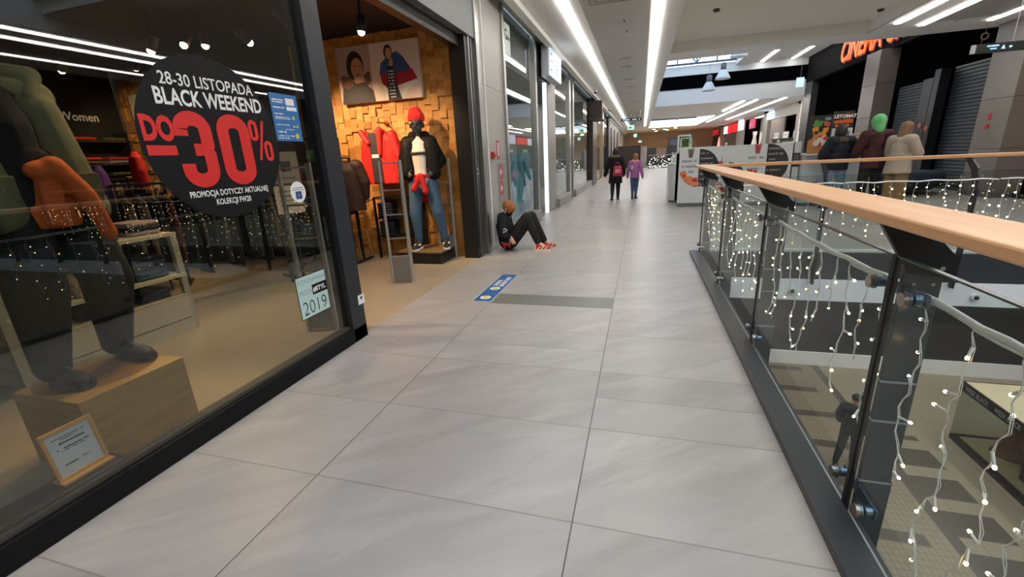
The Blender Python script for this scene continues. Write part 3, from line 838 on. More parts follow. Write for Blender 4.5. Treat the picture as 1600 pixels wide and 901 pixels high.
def pic(cx, cz, r, seed):
    """round menu: dark half disc, tomato picture low on the left"""
    rr = random.Random(seed)
    m = MB().disc((cx, FY, cz), r, XP, ZP, (0, -0.002, 0), 36, 0, -90, 90).build('menu_disc', M_print, bar)
    b = MB()
    for i in range(7): b.bars(cx+0.03, cx+0.03+rr.uniform(.16, .34)*(1 if i < 5 else .5), cz+r*0.72-i*0.13, 0.045, (0, FY-0.002, 0), XP, ZP, seed=seed+i)
    b.build('menu_text', M_prgrey, m)
    b = MB().disc((cx, FY, cz), r, XP, ZP, (0, -0.0025, 0), 26, 2, 198, 270)
    b.v[-54:] = b.v[-54:]
    for i in range(26):
        a = math.radians(rr.uniform(200, 268)); q = r*rr.uniform(.55, .93)
        b.disc((cx+q*math.cos(a), FY-0.003-0.0004*i, cz+q*math.sin(a)), rr.uniform(.03, .075), XP, ZP, (0, -0.0003, 0), 14, rr.choice([0, 0, 0, 0, 1, 1, 2]))
    b.build('tomato_picture', [M_tom, M_tomo, M_tomp], bar)
    cb = MB()
    cb.prism([(0.0, 0), (0.09, 0), (0.12, 0.2), (-0.03, 0.2)], (cx-0.26, FY, cz+r*0.55), XP, ZP, (0, -0.002, 0))
    cb.prism([(-0.04, 0.205), (0.13, 0.205), (0.13, 0.225), (-0.04, 0.225)], (cx-0.26, FY, cz+r*0.55), XP, ZP, (0, -0.002, 0))
    cb.prism([(0.07, 0.22), (0.085, 0.22), (0.11, 0.34), (0.095, 0.34)], (cx-0.26, FY, cz+r*0.55), XP, ZP, (0, -0.002, 0))
    cb.build('cup_picture', mat('print_cup_%d' % (seed % 2), '5a5c50' if seed % 2 else 'a03a34', 0.5), bar)
    b = MB()
    for i in range(4): b.bars(cx-0.42, cx-0.06 - (0.22 if i == 3 else 0), cz+0.15-i*0.135, 0.06, (0, FY-0.0005, 0), XP, ZP, seed=seed*5+i, cw=.8)
    b.build('menu_heading', M_prgrey, bar)
pic(0.49, 1.01, 0.475, 1)
pic(1.20, 0.70, 0.42, 4)
pic(2.06, 1.03, 0.50, 2)
bar2 = thing('serving_counter', 'lower grey white counter with pale top where three people stand', 'counter', (3.78, 12.45, 0))
MB().box((0, 0, 0.08), (1.45, 1.2, 1.20)).build('front_panel', mat('counter_greyblue', 'b3bcc0', 0.4), bar2, bevel=0.006)
MB().box((0, -0.1, 1.20), (1.5, 1.25, 1.245)).build('worktop', M_counter, bar2, bevel=0.008)
MB().box((0.03, 0.05, 0), (1.4, 1.1, 0.08)).build('plinth', M_plinth, bar2)
# things on the counters
t = thing('planter', 'pale green framed planter standing on the left end of the long counter', 'plant', (1.02, 13.3, 1.535))
b = MB()
for x in (0, 0.26):
    for y in (0, 0.26): b.box((x, y, 0), (x+0.02, y+0.02, 0.26))
for z in (0.0, 0.24): b.box((0, 0, z), (0.28, 0.02, z+0.02)); b.box((0, 0.26, z), (0.28, 0.28, z+0.02)); b.box((0, 0, z), (0.02, 0.28, z+0.02)); b.box((0.26, 0, z), (0.28, 0.28, z+0.02))
b.build('frame', mat('pale_green', 'b9d0a6', 0.5), t)
b = MB(); rr = random.Random(5)
for i in range(60):
    p = Vector((0.14+rr.gauss(0, .05), 0.14+rr.gauss(0, .05), 0.04+rr.uniform(0, .22))); q = p+Vector((rr.uniform(-.07, .07), rr.uniform(-.07, .07), rr.uniform(.0, .07)))
    b.add([p, (p+q)/2+Vector((0.015, 0.01, 0.0)), q, (p+q)/2-Vector((0.015, 0.01, 0.0))], [(0, 1, 2, 3)])
b.build('leaves', mat('leaf_dark', '2f4a22', 0.5), t)
t = thing('sign_board', 'small white framed board above the planter on the counter', 'sign', (1.0, 14.3, 1.405))
MB().box((0, 0, 0), (0.36, 0.03, 0.5)).build('frame', M_counter, t); MB().box((0.05, -0.004, 0.12), (0.31, 0.0, 0.45)).build('panel', mat('olive_print', '3d4a2c', 0.5), t)
t = thing('sanitizer_bottle', 'clear pump bottle on the low white cabinet left of the counter', 'bottle', (0.88, 14.1, 1.125))
MB().lathe([(0.045, 0), (0.05, 0.02), (0.05, 0.16), (0.02, 0.2), (0.015, 0.24)], n=12).build('bottle', mat('bottle_white', 'd8dde0', 0.2), t)
MB().cyl((0, 0, 0.24), (0, 0, 0.28), 0.008, n=6).box((-0.04, -0.01, 0.28), (0.02, 0.01, 0.295)).build('pump', M_counter, t)
for i, x in enumerate((1.75, 2.1, 2.95, 3.3)):
    t = thing('juice_cup', ['small dark spotted cup on the counter edge above the first menu', 'small white cup on the long counter, middle', 'clear cup on the counter above the second menu', 'clear cup on the right end of the long counter'][i], 'cup', (x, 12.95, 1.535))
    MB().lathe([(0.02, 0), (0.03, 0.07)], n=10).build('cup', mat('cup_%d' % i, ['3a3a3a', 'dddddd', 'c7d0d0', 'c7d0d0'][i], 0.3), t)
    MB().cyl((0, 0, 0.06), (0.01, 0, 0.11), 0.004, n=5).build('straw', M_print, t)
# posters on the lower counter
t = thing('poster', 'tall food poster with salad, fries and red drink by the man in the dark coat', 'poster', (3.83, 12.55, 1.245))
MB().box((0, 0, 0), (0.46, 0.02, 0.86)).build('panel', mat('poster_black', '15120f', 0.4), t)
b = MB(); rr = random.Random(9)
FYc = -0.002
b.prism([(0, 0), (.46, 0), (.46, .33), (.33, .42), (.12, .38), (0, .30)], (0, 0, 0), XP, ZP, (0, -.002, 0), 0)
for i in range(38):
    a = rr.uniform(.08, .38); z = rr.uniform(.30, .74); m = 3 if z > .62 and a < .25 else rr.choice([1, 1, 2, 0])
    b.disc((a, -.003-.0003*i, z), rr.uniform(.022, .055), XP, ZP, (0, -.0003, 0), 9, m)
for i in range(16): b.disc((rr.uniform(.22, .38), -.016-.0003*i, rr.uniform(.18, .40)), rr.uniform(.03, .06), XP, ZP, (0, -.0003, 0), 10, rr.choice([2, 2, 4]))
b.disc((.17, -.022, .24), .07, XP, ZP, (0, -.001, 0), 16, 4)
b.build('food_picture', [mat('tan_board', 'b07a42', 0.5), mat('fries', 'd08f35', 0.5), mat('berry_red', 'c73a3a', 0.5), mat('salad_green', '4f8a3a', 0.5), mat('poster_pale', 'd9cdbd', 0.5)], t)
MB().disc((.36, -.001, .78), .07, XP, (0, 0, .5), (0, -.002, 0), 20).build('badge', mat('grey_badge', '7d8084', 0.4), t)
mc = MB().box((2.64, -0.02, 0.95), (2.79, -0.001, 1.28)).build('menu_card', M_print, bar)
b = MB(); [b.bars(2.66, 2.77, 1.22-i*.04, .016, (0, -.021, 0), XP, ZP, seed=i) for i in range(6)]; b.build('card_text', M_prgrey, mc)
t = thing('drink_dispenser', 'white dispenser box with a black orange lettered header beside the food poster', 'dispenser', (4.32, 12.6, 1.245))
MB().box((0, 0, 0), (0.42, 0.3, 0.55)).build('body', mat('dispenser_white', 'c9c9c6', 0.4), t, bevel=0.01)
h = MB().box((0, 0.02, 0.55), (0.42, 0.05, 0.93)).build('header', mat('header_brown', '1b1210', 0.4), t)
MB().text('LETOMAT', 0.105, (0.01, 0.02, 0.78), XP, ZP, 0.003, 0.95, 0.004).build('lettering', mat('letters_white', 'e6e2da', 0.5), h)
b = MB(); b.prism([(.02, .66), (.40, .66), (.40, .735), (.30, .755), (.02, .72)], (0, .02, 0), XP, ZP, (0, -.003, 0), 0); b.prism([(.24, .885), (.38, .885), (.38, .90), (.24, .90)], (0, .02, 0), XP, ZP, (0, -.003, 0), 1)
for i in range(3): b.disc((.08+.11*i, .016, .61), .035, XP, ZP, (0, -.002, 0), 12, 0)
b.build('flame_print', [mat('flame_orange', 'c85a1c', 0.5), mat('print_red')], h)
MB().box((.06, -.01, .30), (.36, 0, .48)).build('window', mat('dispenser_window', '77797a', 0.2), t)
t = thing('menu_board', 'long low printed menu board behind the person in the green hood', 'menu', (4.78, 12.75, 1.245))
MB().box((0, 0, 0), (0.5, 0.03, 0.42)).build('panel', mat('board_beige', 'b3a696', 0.5), t)
b = MB(); [b.bars(.05, .45, .36-i*.07, .03, (0, -.001, 0), XP, ZP, m=i % 2, seed=i+30) for i in range(5)]; b.build('text', [M_tom, M_prgrey], t)

# blue upholstered seat by the shutters, seen over the far handrail
t = thing('lounge_seat', 'round dark blue upholstered seat behind the far balustrade', 'sofa', (6.9, 15.3, 0))
MB().lathe([(0.55, 0.08), (0.9, 0.12), (1.12, 0.3), (1.15, 0.52), (1.05, 0.60), (0.6, 0.64)], n=28).build('cushion', mat('navy_fabric', '1c2536', 0.85, noise=0.15, nscale=30), t)
MB().lathe([(0.62, 0), (0.62, 0.12)], n=24).build('base', M_black, t)
# dark info stand between the shutters
t = thing('poster_stand', 'tall dark display panel with orange marks between two shutters', 'display', (8.25, 16.95, 0))
MB().box((0.1, 0, 0), (0.35, 0.28, 3.4)).box((0.1, 0.3, 0), (0.35, 0.8, 3.2)).build('panel', mat('stand_navy', '10141d', 0.35), t)
b = MB()
for y, z in ((.14, 1.75), (.5, 1.85)): b.ell((.09, y, z), (.01, .10, .09), None, 0, 8, 6)
b.build('orange_mark', mat('orange_mark', 'a8502a', 0.5), t)

# orange cinema letters
t = thing('cinema_sign', 'large orange letters on the black fascia', 'sign', (8.45, 24.0, 4.72))
MB().text('CINEMA CITY', 1.22, (0, 0.55, 0.10), YN, ZP, 0.16, 0.80, 0.03, shear=0.12).build('letters', mat('orange_letter', 'ff7a32', 0.5, emit='ff6a22', es=0.55), t)
tt = MB().text('CINEMA CITY', 1.22, (0, 0.58, 0.07), YN, ZP, 0.10, 0.80, 0.045, shear=0.12); tt.build('letter_side', mat('letter_side_red', '9c2c14', 0.5), t)
# hanging direction sign right
t = thing('direction_sign', 'black hanging sign with pale blue arrows at the right edge', 'sign', (4.78, 9.0, 2.70))
MB().rbox((0.65, 0, 0.03), (1.3, 0.07, 0.125), 0.03).build('board', M_black, t)
MB().cyl((-0.0, 0, -0.03), (-0.0, 0, 0.09), 0.036, n=12).build('end_cap', M_steel, t)
b = MB().bars(.14, .29, .045, .022, (0, -.036, 0), XP, ZP, 0, seed=3, cw=.9); b.bars(.17, .26, .008, .018, (0, -.036, 0), XP, ZP, 0, seed=4)
b.prism([(0, 0), (.05, 0), (.025, .055)], (.31, -.036, .005), XP, ZP, (0, -.002, 0)); b.prism([(0, .02), (.02, 0), (.02, .014), (.04, .014), (.04, .03), (.02, .03), (.02, .045)], (.40, -.036, .005), XP, ZP, (0, -.002, 0))
b.build('symbols', mat('sign_blue', 'a8d4f4', 0.5, emit='9fd0f5', es=1.0), t)
MB().cyl((0.45, 0, 0.09), (0.45, 0, 1.30), 0.006, n=6).cyl((1.2, 0, 0.09), (1.2, 0, 1.30), 0.006, n=6).build('hanger', M_steel, t)
t = thing('ring_ornament', 'thin hanging ring ornament left of the black direction sign', 'ornament', (5.15, 9.5, 2.98))
tor = MB(); tor.tube([(0.045*math.cos(a*math.pi/8), 0, 0.045*math.sin(a*math.pi/8)) for a in range(17)], 0.006, 6); tor.build('ring', mat('ring_brown', '6a5a48', 0.4), t)
MB().cyl((0, 0, 0.045), (0, 0, 1.02), 0.003, n=5).cyl((-.02, 0, -.045), (-.03, 0, -.13), 0.004, n=5).build('cord', mat('ring_brown'), t)
# red alarm on the column
t = thing('fire_alarm_button', 'red alarm button with a small sign on the right stone column', 'alarm', (8.15, 14.1, 1.62))
MB().box((-0.03, 0, 0), (0, 0.1, 0.1)).build('box', mat('alarm_red', 'b5241c', 0.4), t); MB().box((-0.01, 0.0, 0.2), (0, 0.11, 0.36)).build('notice', mat('alarm_red'), t)
# exit-style light panel at the well
t = thing('hanging_light_panel', 'small pale hanging panel below the black band of the skylight', 'sign', (6.0, 22, 3.72))
MB().box((0, 0, 0), (0.28, 0.03, 0.36)).build('panel', mat('panel_blue', 'bfe0ec', 0.4, emit='bfe6f2', es=0.7), t); MB().cyl((0.14, 0.015, 0.36), (0.14, 0.015, 2.18), 0.006, n=5).build('hanger', M_steel, t)

# bell shaped pendants in the well
def pendant(loc, top, label):
    t = thing('pendant_lamp', label, 'lamp', loc, 0, None)
    MB().lathe([(0.30, 0), (0.30, 0.03), (0.27, 0.08), (0.16, 0.30), (0.11, 0.36), (0.02, 0.37)], n=24).build('shade', mat('shade_white', 'cfd6dc', 0.35), t)
    MB().lathe([(0.10, 0.36), (0.11, 0.40), (0.11, 0.62), (0.05, 0.64)], n=14).build('housing', mat('housing_grey', '565c66', 0.4), t)
    MB().cyl((0, 0, 0.64), (0, 0, top), 0.008, n=5).build('cable', M_steel, t)
    return t
p0_ = pendant((3.2, 22, 4.28), 3.3, 'larger nearer white bell lamp before the black band of the skylight')
pendant((2.72, 22.4, 3.90), 3.7, 'white bell lamp hanging lower and left of the larger one')
t = thing('floodlight', 'pale boxy floodlight fixed below the roof truss', 'lamp', (3.75, 22, 5.05))
MB().loft([((0, 0, 0), .34, .2), ((0, 0, .1), .32, .18), ((0, 0, .3), .2, .12)], 4).build('body', mat('flood_pale', 'c9d6d8', 0.3), t); MB().cyl((0, 0, .3), (0, 0, 2.5), 0.012, n=6).build('cable', M_steel, t)
for i in range(3):
    t = thing('pendant_lamp', ['left small blue grey lamp of the row under the far skylight', 'middle small blue grey lamp of the row under the far skylight', 'right small blue grey lamp of the row under the far skylight'][i], 'lamp', (3.05+i*0.27, 46, 4.15+i*0.18))
    MB().lathe([(0.10, 0), (0.08, 0.14), (0.04, 0.2)], n=12).build('shade', mat('housing_blue', '54687e', 0.4), t)
    MB().cyl((0, 0, .2), (0, 0, 1.6), 0.008, n=5).build('cable', M_steel, t)
# hanging signs down the corridor
t = thing('direction_sign', 'long black hanging sign between the two ceiling lines far down the corridor', 'sign', (-1.33, 30, 3.36))
MB().rbox((0.62, 0, 0.07), (1.24, 0.08, 0.17), 0.03).build('board', M_black, t)
b = MB().bars(.12, .52, .045, .05, (0, -.041, 0), XP, ZP, 0, seed=13); b.bars(.68, .95, .045, .05, (0, -.041, 0), XP, ZP, 0, seed=14); b.disc((1.1, -.041, .07), .03, XP, ZP, (0, -.002, 0), 10)
b.build('lettering', mat('sign_blue'), t)
MB().cyl((.1, 0, .15), (.1, 0, .64), .01, n=5).cyl((1.14, 0, .15), (1.14, 0, .64), .01, n=5).build('hanger', M_steel, t)
M_exit = mat('exit_green', 'b9e0d8', 0.4, emit='9fe0d2', es=0.9)
t = thing('exit_sign', 'pale green exit sign hanging below the black direction sign', 'sign', (-0.98, 32, 2.93))
MB().box((0, 0, 0), (0.42, 0.04, 0.27)).build('panel', M_exit, t)
b = MB().prism([(.08, .05), (.16, .05), (.2, .13), (.26, .05), (.3, .08), (.22, .2), (.14, .2), (.08, .13)], (0, 0, 0), XP, ZP, (0, -.004, 0)); b.build('running_figure', mat('exit_dark', '1f7a60', 0.4), t)
MB().cyl((.21, .02, .27), (.21, .02, 1.07), .008, n=5).build('hanger', M_steel, t)
t = thing('exit_sign', 'small round green hanging sign right of the exit sign', 'sign', (-0.6, 33, 2.45))
MB().disc((.12, 0, .12), .12, XP, ZP, (0, .03, 0), 20).build('panel', M_exit, t); MB().cyl((.12, .02, .24), (.0, .02, 1.55), .007, n=5).build('hanger', M_steel, t)
t = thing('exit_sign', 'smallest hanging sign at the end of the corridor', 'sign', (-0.35, 44, 2.3))
MB().box((0, 0, 0), (.3, .04, .14)).build('panel', M_exit, t); MB().cyl((.15, .02, .14), (.15, .02, 1.7), .008, n=5).build('hanger', M_steel, t)

# ceiling fittings
M_vent = mat('vent_white', 'bdbab4', 0.4); M_hole = mat('vent_hole', '4a4743', 0.7)
vl = ['nearest', 'second nearest', 'third', 'fourth', 'fifth', 'farthest']
for i, y in enumerate((13.8, 15.0, 17.6, 19.4, 21.6, 25.0)):
    t = thing('ceiling_light', '%s of the six oval ceiling downlights in the grey strip of the corridor ceiling' % vl[i], 'ceiling light', (-0.52, y, 3.985))
    MB().lathe([(0.20, -0.012), (0.19, 0), (0.13, 0), (0.12, -0.006)], n=24).build('rim', M_vent, t)
    MB().lathe([(0.125, -0.003), (0.05, -0.001)], n=24).build('reflector', M_vent if i % 2 else M_greyceil, t)
    MB().ell((0.05, 0, -0.006), (0.05, 0.05, 0.01)).build('lens', M_hole, t)
t = thing('ceiling_vent', 'large square air diffuser at the top of the photo, corridor ceiling', 'vent', (-0.55, 8.3, 3.985))
MB().rbox((0, 0, -0.008), (1.0, 0.9, 0.016), 0.06).build('frame', M_vent, t)
b = MB()
for i in range(4): q = 0.40-0.1*i; b.ribbon([(-q, -q), (q, -q), (q, q), (-q, q)], 0.012, (0, 0, -0.018), XP, YP, (0, 0, -0.003), closed=True)
b.build('louvre', M_hole, t)
for i, (x, y) in enumerate(((-0.42, 9.9), (-0.40, 10.7))):
    t = thing('sprinkler_head', ['sprinkler head close behind the large ceiling diffuser', 'second sprinkler head between the diffuser and the downlights'][i], 'sprinkler', (x, y, 3.985))
    MB().lathe([(0.04, -0.008), (0.03, 0)], n=12).build('rose', M_vent, t); MB().cyl((0, 0, -0.05), (0, 0, -0.005), 0.012, n=6).build('nozzle', M_hole, t)
for i, (x, y) in enumerate(((-1.92, 19.6), (-1.93, 28.0))):
    t = thing('security_camera', ['dome camera on the ceiling near the shop fronts, nearer one', 'dome camera on the ceiling near the shop fronts, farther one'][i], 'camera', (x, y, 4.0))
    MB().cyl((0, 0, -0.09), (0, 0, 0), 0.07, n=14).build('mount', M_vent, t); MB().ell((0, 0, -0.09), 0.065, None, 0, 12, 8).build('dome', M_black, t)
t = thing('smoke_detector', 'small round detector on the cream ceiling right of the corridor', 'detector', (1.4, 11.2, 4.27))
MB().lathe([(0.03, -0.05), (0.06, -0.04), (0.07, 0)], n=14).build('body', M_hole, t)
t = thing('smoke_detector', 'small round detector on the cream ceiling near the orange letters', 'detector', (5.0, 12.9, 4.27))
MB().lathe([(0.03, -0.05), (0.06, -0.04), (0.07, 0)], n=14).build('body', M_hole, t)

# ---- end of the corridor
M_kiosk = mat('kiosk_dark', '2c2726', 0.5); 
t = thing('kiosk', 'large dark brown kiosk box at the end of the corridor', 'kiosk', (-2.3, 44, 0))
MB().box((0, 0, 0), (2.15, 3, 2.05)).build('body', M_kiosk, t, bevel=0.02); MB().box((0.1, -0.02, 0.2), (2.0, 0, 1.9)).build('panel', mat('kiosk_panel', '3a302d', 0.5), t)
t = thing('poster_pillar', 'tall light printed pillar right of the dark kiosk', 'advertising pillar', (-0.05, 43.5, 0))
MB().box((0, 0, 0), (0.5, 0.5, 1.95)).build('body', mat('pillar_pale', '9c8f8f', 0.5, noise=0.3, nscale=4), t); MB().box((0.5, 0.0, 0), (0.55, 0.5, 1.95)).build('edge', M_kiosk, t)
t = thing('kiosk', 'dark kiosk with framed pictures behind the far barrier', 'kiosk', (0.55, 50, 0))
MB().box((0, 0, 0), (4.2, 2, 1.8)).build('body', M_kiosk, t)
b = MB(); b.box((0.9, -0.02, 0.7), (1.9, 0, 1.75)); b.build('picture', mat('picture_brown', '7a5a4c', 0.5), t)
t = thing('screen', 'dark framed screen standing on the far kiosk', 'screen', (2.6, 50.2, 1.8))
MB().box((0, 0, 0), (1.0, 0.1, 0.85)).build('frame', M_black, t); MB().box((.1, -.01, .1), (.9, 0, .75)).build('display', mat('screen_grey', '474b52', 0.3), t)
t = thing('barrier', 'far glass barrier with white fairy lights at the corridor end', 'railing', (0.55, 42, 0))
MB().box((0, 0, 1.08), (3.2, 0.12, 1.15)).build('handrail', M_steel, t)
b = MB(); [b.box((i*0.8, 0.03, 0), (i*0.8+0.05, 0.08, 1.08)) for i in range(5)]; b.build('post', M_black, t)
MB().box((0, 0.05, 0.05), (3.2, 0.06, 1.0)).build('glass_panel', M_pane, t)
MB().box((0, 0.0, 0), (3.2, 0.12, 0.06)).build('kerb', M_kerb, t)
t = thing('fairy_light_curtain', 'white fairy lights on the far barrier at the corridor end', 'fairy lights', (0.55, 41.9, 0))
b = MB(); rr = random.Random(21)
for i in range(90): b.ell((rr.uniform(.1, 3.1), 0, rr.uniform(.02, 1.0)), 0.018, None, 0, 5, 4)
o = b.build('bulb', M_bulbcold, t); o['kind'] = 'stuff'
# warm lamps in the far ceiling
for i, (x, y) in enumerate(((1.3, 58), (2.6, 59.5), (3.7, 57.5), (3.0, 62), (1.7, 63.5))):
    t = thing('ceiling_light', ['warm ceiling glow lamp far left beyond the last skylight', 'warm ceiling lamp second from left beyond the last skylight', 'warm ceiling lamp rightmost beyond the last skylight', 'warm ceiling lamp deeper behind the others', 'warm ceiling lamp deepest in the corridor'][i], 'ceiling light', (x, y, 4.0))
    MB().lathe([(0.45, -0.04), (0.5, 0)], n=20).build('rim', mat('lamp_brown', '6d5238', 0.5), t); MB().lathe([(0.16, -0.05), (0.2, -0.041)], n=16).build('lens', mat('warm_lens', 'ffd9a0', 0.4, emit='ffc37a', es=60), t)

for i, (x, y) in enumerate(((1.3, 58), (2.6, 59.5), (3.7, 57.5), (3.0, 62), (1.7, 63.5), (-1, 57), (6.5, 60))):
    spot('lamp_fill_spot', (x, y, 3.9), (x, y, 0), 130, (1, .78, .52), 150, .8, .15)  # fill spots added to brighten the far end, some without any lamp fitting
# signs of the right hand shop row
def box_sign(name, label, x, y0, y1, z0, z1, col, es, letters=None, lc='ffffff'):
    t = thing(name, label, 'sign', (x, y0, z0))
    MB().box((-0.12, 0, 0), (0, y1-y0, z1-z0)).build('panel', mat('sg_'+col, col, 0.4, emit=col, es=es), t)
    if letters: MB().text(letters, (z1-z0)*0.55, (-0.12, (y1-y0)*0.92, (z1-z0)*0.25), YN, ZP, 0.004, 1.2, 0.004).build('letters', mat('lt_'+lc, lc, 0.4, emit=lc, es=0.6), t)
    return t
box_sign('shop_sign', 'bright red shop sign between two white panels, right hand shops', 9.3, 51.5, 56.5, 3.0, 3.75, 'd8141c', 1.6, None)
box_sign('shop_sign', 'white panel left of the bright red shop sign', 9.3, 57, 59, 2.95, 3.75, 'd4d6ee', 1.2)
box_sign('shop_sign', 'white panel right of the bright red shop sign', 9.3, 48.6, 50.8, 3.0, 3.95, 'd4d6ee', 1.2)
box_sign('shop_sign', 'pink square sign in the pale shop, right hand row', 9.3, 43.9, 45.7, 2.95, 3.75, 'b5305a', 0.7, 'O', 'f0c0cc')
box_sign('shop_sign', 'dull red sign of the farther shops, right one', 9.3, 63.5, 66, 3.1, 3.75, '9c2428', 0.8)
box_sign('shop_sign', 'dull red sign of the farthest shop', 9.3, 66.2, 67.8, 3.0, 3.75, '9c2428', 0.8)
t = thing('shop_sign', 'blue white glowing crown shaped sign on the grey shutter box', 'sign', (9.3, 39.9, 3.3))
b = MB(); [b.box((-.12, -1.5+j*.42, .1+.12*(j % 2)), (0, -1.5+j*.42+.25, .62-.1*(j % 2))) for j in range(4)]; b.box((-.12, -1.5, .05), (0, 0, .28))
b.build('letters', mat('neon_blue', 'cfe6ff', 0.4, emit='c8e4ff', es=2.2), t)
t = thing('window_display', 'pale dressed window display in the shop below the pink sign', 'display', (9.9, 41.6, 0))
MB().box((0, 0.3, 0), (0.1, 3.2, 2.6)).build('backdrop', mat('display_pale', 'd8d2c8', 0.5, emit='d8d2c8', es=0.25), t); MB().lathe([(.5, 0), (.3, 1.3), (.12, 2.2), (.2, 2.7)], (-.3, 3.6, 0), n=14).build('drape', M_white, t)
t = thing('pink_lamp', 'tall glowing pink lamp before the dark far shops', 'lamp', (8.9, 60, 0))
MB().lathe([(.25, 0), (.22, 1.2), (.05, 2.7)], n=12).build('shade', mat('pink_glow', 'e8a49a', 0.5, emit='e8958a', es=1.0), t); MB().cyl((0, 0, 0), (0, 0, .1), .3, n=14).build('base', M_black, t)
for i in range(3):
    t = thing('price_card', ['left white card on the bar of the brown cafe', 'middle white card on the bar of the brown cafe', 'right white card on the bar of the brown cafe'][i], 'card', (9.6, 39.0-2.3*i, 1.905))
    MB().box((0, -1.2, 0), (.04, 0, .42)).build('card', M_white, t); b = MB(); b.bars(.15, 1.0, .2, .06, (-.001, 0, 0), YN, ZP, seed=i); b.build('text', M_prgrey, t)
t = thing('cafe_bar', 'dark bar front of the brown cafe in the right hand row', 'counter', (9.72, 33.0, 0))
MB().box((0, 0, 0), (.5, 6.7, 1.85)).build('front', mat('bar_brown', '4a3a34', 0.5), t); MB().box((-.2, 0, 1.85), (.6, 6.7, 1.9)).build('top', M_print, t)
t = thing('menu_strip', 'row of white roundels on the brown pier right of the cafe', 'sign', (9.24, 31.6, 2.2))
b = MB()
for i in range(5): b.disc((-.001, .3, .2+i*.36), .13, YP, ZP, (-.01, 0, 0), 14)
b.build('roundel', mat('roundel', 'e4ddd4', 0.5), t); MB().box((-.0005, .05, 0), (0, .55, 1.9)).build('strip', mat('strip_brown', '6a5a52', 0.5), t)
# ================================================================ PEOPLE AND FIGURES
M_skin = mat('skin', 'c9987c', 0.55); M_skin2 = mat('skin_pale', 'd8ab92', 0.55)
def joints(**kw):
    J = dict(pelvis=(0,0,.525), waist=(0,.0,.61), chest=(0,0,.72), neck=(0,-.008,.835), head=(0,.012,.925))
    for s, n in ((1, 'R'), (-1, 'L')):
        J['hip'+n] = (.052*s, 0, .51); J['kn'+n] = (.055*s, .012, .285); J['an'+n] = (.058*s, -.012, .045); J['to'+n] = (.066*s, .085, .018)
        J['sh'+n] = (.103*s, -.008, .805); J['el'+n] = (.135*s, -.02, .635); J['wr'+n] = (.145*s, .025, .495); J['ha'+n] = (.145*s, .045, .445)
    J.update(kw); return J
def V3(p, s): return Vector(p)*s
def hand(b, w, h, s, palm=None, curl=0.5, side=1):
    """palm, four unequal bent fingers and a thumb leaving the side of the palm"""
    w = Vector(w); h = Vector(h); d = (h-w).normalized()
    pn = Vector(palm) if palm else Vector((0, 1, 0)); pn = (pn - d*pn.dot(d))
    pn = pn.normalized() if pn.length > 1e-3 else d.orthogonal().normalized()
    lat = d.cross(pn).normalized()*side
    R = Matrix((lat, pn, d)).transposed()
    c = w + d*0.030*s
    b.ell(c, (.021*s, .011*s, .030*s), R, 0, 12, 8)
    for i, (o, ln) in enumerate(((-.016, .036), (-.0055, .042), (.0055, .040), (.015, .031))):
        p = c + lat*(o*s) + d*(.022*s)
        d1 = (d*math.cos(curl*0.8)+pn*math.sin(curl*0.8)); d2 = (d*math.cos(curl*2.0)+pn*math.sin(curl*2.0))
        q = p + d1*(ln*.5*s); r = q + d2*(ln*.5*s)
        b.cap(p, q, .0056*s, .0052*s); b.cap(q, r, .0052*s, .0042*s)
    p = c - lat*(.018*s) - d*(.008*s); q = p + (-lat*.8 + d*.7 + pn*.4).normalized()*(.020*s); r = q + (-lat*.1+d+pn*.5).normalized()*(.017*s)
    b.cap(p, q, .0068*s, .006*s); b.cap(q, r, .006*s, .0048*s)
def head(b, c, s, fwd=(0, 1, 0), up=(0, 0, 1), k=1.13):
    c = Vector(c); f = Vector(fwd).normalized(); u = Vector(up); u = (u-f*u.dot(f)).normalized(); r = f.cross(u)
    R = Matrix((r, f, u)).transposed()
    P = lambda x, y, z: c + R @ Vector((x*s*k, y*s*k, z*s*k))
    b.ell(P(0, -.004, .012), (.043*s*k, .053*s*k, .053*s*k), R, 0, 18, 12)
    b.ell(P(0, .014, -.024), (.033*s*k, .036*s*k, .040*s*k), R, 0, 14, 10)
    b.ell(P(0, .034, -.046), (.017*s*k, .014*s*k, .014*s*k), R)                 # chin
    b.cap(P(0, .049, .004), P(0, .061, -.014), .005*s*k, .0085*s*k)              # nose
    b.ell(P(0, .046, -.031), (.014*s*k, .008*s*k, .005*s*k), R)                  # mouth
    for x in (-1, 1):
        b.ell(P(.044*x, -.004, -.004), (.006*s*k, .011*s*k, .018*s*k), R)        # ears
        b.ell(P(.018*x, .040, .016), (.014*s*k, .010*s*k, .005*s*k), R)          # brow
    return P, R
def eyes(P, R, s, parent):
    b = MB()
    for x in (-1, 1): b.ell(P(.017*x, .0455, .004), (.0075*s, .004*s, .0045*s), R, 0, 10, 6)
    b.build('eyes', mat('eye_dark', '2a1f1a', 0.3), parent)
